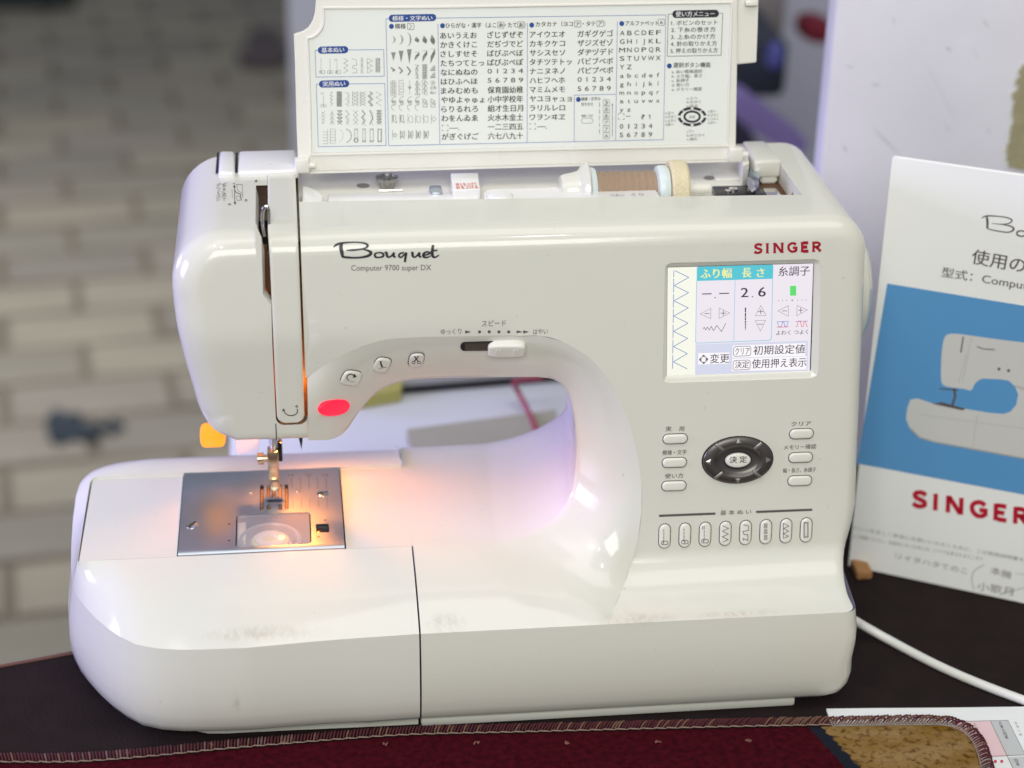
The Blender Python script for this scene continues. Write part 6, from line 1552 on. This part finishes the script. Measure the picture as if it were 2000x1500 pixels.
for t, x0, y0, x1, y1, e in (('リイタハタてのこ', 372, 1100, 722, 1176, 13), ('本機', 834, 1172, 936, 1200, 17), ('小歌月', 770, 1252, 946, 1280, 18), ('一', 960, 1185, 1010, 1190, 10)): k.text(t, *z5r(x0, y0), *z5r(x1, y1), e, -0.004)
k.ribbon([z5r(806, 1130), z5r(760, 1160), z5r(745, 1200), z5r(756, 1255)], 1.2, cat=5); k.ribbon([z5r(880, 1280), z5r(1010, 1240)], 1.0)
o = k.done('pencil_note', M['inklight'], cov_); o['kind'] = 'stuff'
# small picture of a machine printed on the blue panel
pw_ = mat('picture_white', (0.62, 0.62, 0.61), 0.3); pg_ = mat('picture_grey', (0.42, 0.42, 0.42), 0.3)
k = Ink(MPl, 0.0002)
k.poly([z5r(*p) for p in catmull([(1010, 48), (860, 30), (720, 10), (650, 4), (615, 18), (600, 80), (595, 180), (598, 240), (622, 262), (700, 272), (742, 280), (760, 248), (790, 226), (830, 224), (920, 232), (955, 260), (1010, 280)], 3)])
k.poly([z5r(*p) for p in [(955, 258), (972, 300), (962, 352), (935, 384), (900, 396), (830, 390), (720, 372), (560, 346), (480, 320), (445, 326), (430, 370), (424, 420), (440, 460), (490, 508), (560, 530), (700, 556), (850, 584), (1010, 612), (1150, 640), (1150, 300), (1010, 275)]])
k.done('machine_picture', pw_, cov_)
k = Ink(MPl, 0.00028); k.ribbon([z5r(442, 462), z5r(490, 509), z5r(560, 531), z5r(750, 566), z5r(1010, 614), z5r(1100, 632)], 3.0); k.ribbon([z5r(744, 22), z5r(722, 130), z5r(700, 240)], 0.9); k.ribbon([z5r(720, 100), z5r(682, 240)], 0.9); k.ribbon([z5r(774, 400), z5r(760, 480), z5r(752, 560)], 0.9); k.ribbon([z5r(500, 400), z5r(800, 440), z5r(1010, 468)], 0.8); k.done('picture_line', pg_, cov_)['kind'] = 'stuff'
k = Ink(MPl, 0.00028); k.ribbon([z5r(704, 18), z5r(692, 96)], 2.6); k.poly([z5r(552, 346), z5r(600, 338), z5r(716, 370), z5r(700, 378)]); k.ribbon([z5r(660, 270), z5r(664, 310), z5r(650, 352)], 4.5); k.ribbon([z5r(588, 272), z5r(680, 280)], 2.2)
for x, y in ((878, 176), (925, 184)): q = z5r(x, y); k.ell(*q, 3, 3, 10)
k.ribbon([z5r(770, 66), z5r(800, 78), z5r(858, 82)], 1.8); k.done('picture_detail', M['inkgrey'], cov_)['kind'] = 'stuff'
# tan block tucked under the booklet
cq = onz(1692, 1140, 0.0); tb = bmesh.new(); box(tb, (cq[0] - 0.005, cq[1] + 0.004, 0.0), (cq[0] + 0.005, cq[1] + 0.02, 0.006), 0.0015); o = bm_obj('cork_block', tb, mat('tan_cork', (0.36, 0.18, 0.07), 0.8, var=0.3, vscale=300), None); tag(o, 'small tan block peeping out under the booklet', 'block')

# power cord
cpts = [(1655, 1203, 0.014), (1690, 1224, 0.008), (1740, 1252, 0.003), (1820, 1294, 0.0026), (1900, 1330, 0.0026), (2000, 1368, 0.0026), (2100, 1402, 0.0026)]
CP = [onz(px, py, z) for px, py, z in cpts]; CP = [onz(1640, 1195, 0.018), onz(1668, 1211, 0.013)] + CP[1:]
V, F = tube(catmull(CP, 10), 0.0026, 12); o = mesh_obj('power_cord', V, F, M['cable'], None); tag(o, 'white power cord running from the machine across the black table', 'cord')

# ---- scuffed white board behind at right, torn tape on it
bmat = mat('scuffed_board', (0.77, 0.76, 0.82), 0.6, var=0.16, vscale=9, bump=0.4, bscale=35)
YB = 0.27
def bd(px, py): return ony(px, py, YB)
q0 = bd(1635, 0); 
bm = bmesh.new(); box(bm, (q0[0], YB, -0.03), (q0[0] + 0.62, YB + 0.02, 0.62), 0.002)
o = bm_obj('white_board', bm, bmat, None); tag(o, 'scuffed white painted board standing upright behind the booklet', 'board')
BP = Plane((0, YB, 0), (0, -1, 0)); rs = random.Random(11)
k = Ink(BP, 0.0004)
for px, py, l, w, a in ((1710, 165, 9, 5, 0), (1852, 95, 7, 6, 40), (1905, 105, 14, 1.4, 60), (1838, 180, 60, 1.2, 62), (1930, 255, 8, 3, 70), (1850, 250, 7, 3, 30), (1730, 275, 40, 4, 45), (1660, 130, 10, 4, 10), (1925, 45, 10, 4, 60), (1745, 40, 8, 3, 80), (1650, 290, 9, 5, 60), (1790, 330, 40, 2, -30)):
    a = math.radians(a); k.ribbon([(px - l * math.cos(a), py - l * math.sin(a), 0.4), (px, py, w * 0.6), (px + l * math.cos(a), py + l * math.sin(a), 0.4)], 1, cat=4)
o2 = k.done('scuff_mark', mat('scuff_grey', (0.55, 0.54, 0.58), 0.7), o); o2['kind'] = 'stuff'
tp_px = [(2030, 120), (1996, 128), (1990, 142), (1994, 150), (1984, 160), (1988, 172), (1978, 185), (1984, 200), (1976, 222), (1980, 240), (1970, 258), (1974, 276), (1964, 296), (1968, 326), (2040, 340), (2040, 120)]
tq = []
for (ax, ay), (bx_, by) in zip(tp_px, tp_px[1:]):
    nseg = 4 if 115 < ay < 330 and ax < 2010 else 1
    for q in range(nseg): tq.append((ax + (bx_ - ax) * q / nseg + (rs.uniform(-4, 4) if q else rs.uniform(-2, 2)), ay + (by - ay) * q / nseg))
Pt = [ony(px, py, YB - 0.0015) for px, py in tq]; bm = bmesh.new(); vt = [bm.verts.new(p) for p in Pt]; bm.faces.new(vt); ex = bmesh.ops.extrude_face_region(bm, geom=list(bm.faces)); bmesh.ops.translate(bm, vec=(0, 0.0012, 0), verts=[v for v in ex['geom'] if isinstance(v, bmesh.types.BMVert)]); bmesh.ops.recalc_face_normals(bm, faces=bm.faces)
o = bm_obj('torn_cardboard', bm, mat('khaki_cardboard', (0.36, 0.33, 0.20), 0.8, var=0.2, vscale=120, bump=0.8, bscale=300), None, smooth=False); tag(o, 'torn khaki cardboard strip stuck on the white board at the right edge', 'cardboard')
P2 = [ony(px - 6 + rs.uniform(-2.5, 2.5), py, YB - 0.0006) for px, py in tp_px[1:14]]; P3 = [ony(px + 4, py, YB - 0.0006) for px, py in tp_px[1:14]]
V = P2 + P3; n = len(P2); o2 = mesh_obj('torn_edge', V, [(i, i + 1, n + i + 1, n + i) for i in range(n - 1)], paper, o, smooth=False)

# ---- things seen through the harp: white box with grey card, black-edged book, yellow card, pink strap
wb = mat('white_carton', (0.74, 0.77, 0.83), 0.7, var=0.05, vscale=12)
q0 = onz(449, 880, -0.004)
bm = bmesh.new(); box(bm, (q0[0], 0.20, -0.10), (0.20, 0.62, -0.004), 0.002); o = bm_obj('white_carton', bm, wb, None); tag(o, 'low white carton lying behind the machine, seen through the arm opening', 'carton')
P = [onz(*p, 0.004) for p in ((795, 838), (1085, 800), (1100, 866), (805, 890))]; bm = bmesh.new(); prism(bm, P, -0.007, 0.0); o = bm_obj('grey_card', bm, mat('grey_card', (0.46, 0.45, 0.37), 0.8, var=0.1, vscale=20), None, smooth=False); tag(o, 'flat grey card lying on the white carton behind the arm', 'card')
bz = 0.003
P = [onz(*p, bz) for p in ((785, 755), (1120, 728), (1110, 690), (790, 712))]; bm = bmesh.new(); prism(bm, P, -0.0055, -0.0005); o = bm_obj('black_notebook', bm, mat('black_cover', (0.02, 0.02, 0.022), 0.5), None, smooth=False)
tag(o, 'black edged notebook with grey cover on the carton, under the arm', 'notebook'); bm = bmesh.new(); prism(bm, [p + np.array([0, 0.0, 0.0005]) for p in P], -0.0004, 0.0006); bm_obj('cover_sheet', bm, mat('grey_cover', (0.36, 0.37, 0.37), 0.6), o, smooth=False)
P = [onz(*p, 0.006) for p in ((690, 778), (783, 762), (790, 715), (690, 730))]; bm = bmesh.new(); prism(bm, P, -0.009, 0.0); o = bm_obj('yellow_card', bm, mat('yellow_card', (0.50, 0.48, 0.14), 0.7), None, smooth=False); tag(o, 'olive yellow card beside the black notebook behind the arm', 'card')
V, F = tube(catmull([onz(1060, 738, 0.018), onz(1020, 742, 0.018), onz(1004, 748, 0.017), onz(1012, 765, 0.006), onz(1030, 800, 0.004), onz(1045, 832, 0.006), onz(1055, 870, 0.002)], 6), 0.0019, 8); o = mesh_obj('pink_strap', V, F, mat('pink_strap', (0.42, 0.07, 0.12), 0.6), None); tag(o, 'thin pink strap hanging over the black notebook behind the arm', 'strap')

# ---- room behind
wallm = mat('pale_lilac_wall', (0.60, 0.62, 0.78), 0.8, var=0.04, vscale=4)
YW = 1.6
qa = ony(566, 120, YW)
bm = bmesh.new(); box(bm, (qa[0], YW, -0.75), (1.7, YW + 0.1, 1.6)); o = bm_obj('partition_wall', bm, wallm, None, smooth=False); tag(o, 'pale lilac partition behind the raised lid', 'wall')
def at(px, py, y): return ony(px, py, y)
def backbox(name, px0, py0, px1, py1, y, d, m, label, cat, bev=0.01):
    a = at(px0, py1, y); b = at(px1, py0, y); bm = bmesh.new(); box(bm, (a[0], y, a[2]), (b[0], y + d, b[2]), bev); o = bm_obj(name, bm, m, None); return tag(o, label, cat)
backbox('storage_box', 1430, 80, 1545, 195, 1.1, 0.2, mat('navy_box', (0.028, 0.036, 0.06), 0.6), 'blurred dark navy box behind the lid hinge', 'box')
backbox('wooden_panel', 1400, -60, 1545, 78, 1.25, 0.05, mat('greige_panel', (0.30, 0.28, 0.30), 0.7), 'blurred greige panel above the dark navy box', 'panel')
backbox('blue_light_pot', 1508, 92, 1530, 140, 1.02, 0.03, mat('blue_pot', (0.10, 0.11, 0.42), 0.5), 'small blue pot in front of the dark navy box', 'pot')
o = backbox('red_cushion', 1577, 50, 1640, 96, 1.15, 0.08, mat('dark_red', (0.20, 0.012, 0.03), 0.8), 'blurred dark red cushion beside the white board', 'cushion', 0.02)
Pp = [at(*p, 1.0) for p in ((1425, 185), (1468, 195), (1580, 280), (1560, 310), (1425, 232))]
bm = bmesh.new(); f = bm.faces.new([bm.verts.new(p) for p in Pp]); ex = bmesh.ops.extrude_face_region(bm, geom=[f]); bmesh.ops.translate(bm, vec=(0, 0.05, 0), verts=[v for v in ex['geom'] if isinstance(v, bmesh.types.BMVert)]); bmesh.ops.recalc_face_normals(bm, faces=bm.faces)
o = bm_obj('purple_bolster', bm, mat('purple_cloth', (0.27, 0.21, 0.52), 0.8), None, smooth=False); tag(o, 'blurred purple fabric roll slanting down behind the lid', 'fabric roll')
Pp = [at(*p, 0.98) for p in ((1425, 225), (1470, 262), (1500, 310), (1420, 310))]
bm = bmesh.new(); f = bm.faces.new([bm.verts.new(p) for p in Pp]); ex = bmesh.ops.extrude_face_region(bm, geom=[f]); bmesh.ops.translate(bm, vec=(0, 0.05, 0), verts=[v for v in ex['geom'] if isinstance(v, bmesh.types.BMVert)]); bmesh.ops.recalc_face_normals(bm, faces=bm.faces)
o = bm_obj('dark_cloth', bm, mat('dark_cloth', (0.03, 0.03, 0.06), 0.8), None, smooth=False); tag(o, 'dark cloth fold under the purple fabric roll', 'cloth')

# ---- tiled floor far below, left
grout = mat('brown_grout', (0.195, 0.17, 0.142), 0.9, var=0.25, vscale=12)
FZ = -0.75
bm = bmesh.new(); vs = [bm.verts.new(p) for p in ((-6, -3, FZ - 0.005), (4, -3, FZ - 0.005), (4, 8, FZ - 0.005), (-6, 8, FZ - 0.005))]; bm.faces.new(vs); fl = tag(bm_obj('floor', bm, grout, None, smooth=False), kind='structure')
tcol = ((0.325, 0.305, 0.265), (0.29, 0.275, 0.245), (0.35, 0.325, 0.28), (0.27, 0.255, 0.235), (0.31, 0.285, 0.262))
tmats = [mat('stone_tile', c, 0.6, var=0.22, vscale=6, bump=0.3, bscale=25) for c in tcol]
tr = random.Random(5)
TW, TH, G, TA = 0.26, 0.137, 0.017, math.radians(7.4)
tmes = []
for m_ in tmats:
    for q in range(3):
        bm = bmesh.new(); box(bm, (-TW / 2 + G / 2, -TH / 2 + G / 2, -0.006), (TW / 2 - G / 2, TH / 2 - G / 2, 0.0), 0.004)
        for v in bm.verts: v.co.x += tr.uniform(-1, 1) * 0.002; v.co.y += tr.uniform(-1, 1) * 0.002
        c = bpy.data.meshes.new('tile'); bm.to_mesh(c); bm.free(); c.materials.append(m_); tmes.append(c)
cnt = 0; rest_V, rest_F = [], []
ca, sa = math.cos(TA), math.sin(TA)
cand = []
for j in range(-8, 44):
    v = 1.425 + (j + 0.5) * TH
    for i in range(-18, 18):
        u = -0.33 + (i + 0.5) * TW + (0 if j % 2 else TW / 2)
        x, y = u * ca - v * sa, u * sa + v * ca
        pc = Rm @ (np.array([x, y, FZ]) - CAM); px, py = 1000 + FPX * pc[0] / pc[2], 750 + FPX * pc[1] / pc[2]
        if -1300 < px < 1100 and -250 < py < 1900: cand.append((0 if (-170 < px < 640 and -60 < py < 1380) else 1, -py, x, y))
cand.sort()
for out_, _, x, y in cand:
    if cnt < 298 and not out_:
        o = bpy.data.objects.new('tile', tmes[tr.randrange(len(tmes))]); COL.objects.link(o); o.location = (x, y, FZ + tr.uniform(-0.001, 0.001)); o.rotation_euler = (0, 0, TA + tr.uniform(-0.008, 0.008)); o.parent = fl; cnt += 1
    else:
        b0 = len(rest_V); rest_V += [(x + sx * (TW / 2 - G / 2) * ca - sy * (TH / 2 - G / 2) * sa, y + sx * (TW / 2 - G / 2) * sa + sy * (TH / 2 - G / 2) * ca, FZ) for sx, sy in ((-1, -1), (1, -1), (1, 1), (-1, 1))]; rest_F.append((b0, b0 + 1, b0 + 2, b0 + 3))
if rest_F: o = mesh_obj('far_tile', rest_V, rest_F, tmats[1], fl, smooth=False); o['kind'] = 'stuff'
# dropped dark cloth on the floor, dark furniture edge far behind
bm = bmesh.new()
c0 = onz(150, 842, FZ)
def lump(bm, c, rx, ry, rz, seed):
    r_ = bmesh.ops.create_icosphere(bm, subdivisions=3, radius=1); rg = random.Random(seed); ph = [rg.uniform(0, 6) for _ in range(4)]
    for v in r_['verts']:
        a = math.atan2(v.co.y, v.co.x); k = 1 + 0.18 * math.sin(3 * a + ph[0]) + 0.12 * math.sin(5 * a + ph[1]) + 0.08 * math.sin(4 * v.co.z + ph[2]); v.co = Vector((c[0] + v.co.x * rx * k, c[1] + v.co.y * ry * k, c[2] + (v.co.z + 0.6) * rz * k))
p1 = onz(122, 838, FZ); p2_ = onz(170, 850, FZ); p3_ = onz(225, 836, FZ); p4_ = onz(135, 868, FZ)
lump(bm, p1, 0.028, 0.045, 0.012, 1); lump(bm, p2_, 0.026, 0.026, 0.010, 2); lump(bm, p3_, 0.014, 0.022, 0.007, 3); lump(bm, (p1 + p4_) / 2, 0.018, 0.03, 0.009, 4)
bmesh.ops.remove_doubles(bm, verts=bm.verts, dist=1e-5)
rmx = bm_obj('dropped_glove', bm, mat('slate_blue_cloth', (0.035, 0.05, 0.075), 0.85, var=0.2, vscale=40), None)
md = rmx.modifiers.new('join', 'REMESH'); md.mode = 'VOXEL'; md.voxel_size = 0.004
tag(rmx, 'crumpled slate blue cloth dropped on the tiled floor', 'cloth')
c1_ = onz(55, 20, FZ); bm = bmesh.new(); box(bm, (c1_[0] - 0.9, c1_[1], FZ), (c1_[0] + 0.12, c1_[1] + 0.5, FZ + 0.02), 0.005); o = bm_obj('floor_mat', bm, mat('dark_teal_mat', (0.022, 0.030, 0.032), 0.8), None); tag(o, 'dark teal mat on the floor in the far upper left', 'mat')
c1_ = onz(520, 105, FZ); bm = bmesh.new(); lump(bm, c1_, 0.06, 0.16, 0.02, 9); o = bm_obj('dark_mound', bm, mat('dark_plum', (0.12, 0.10, 0.12), 0.85), None); tag(o, 'dark plum bag on the floor left of the raised lid', 'mound')  # low dark mound where the floor turns a little darker
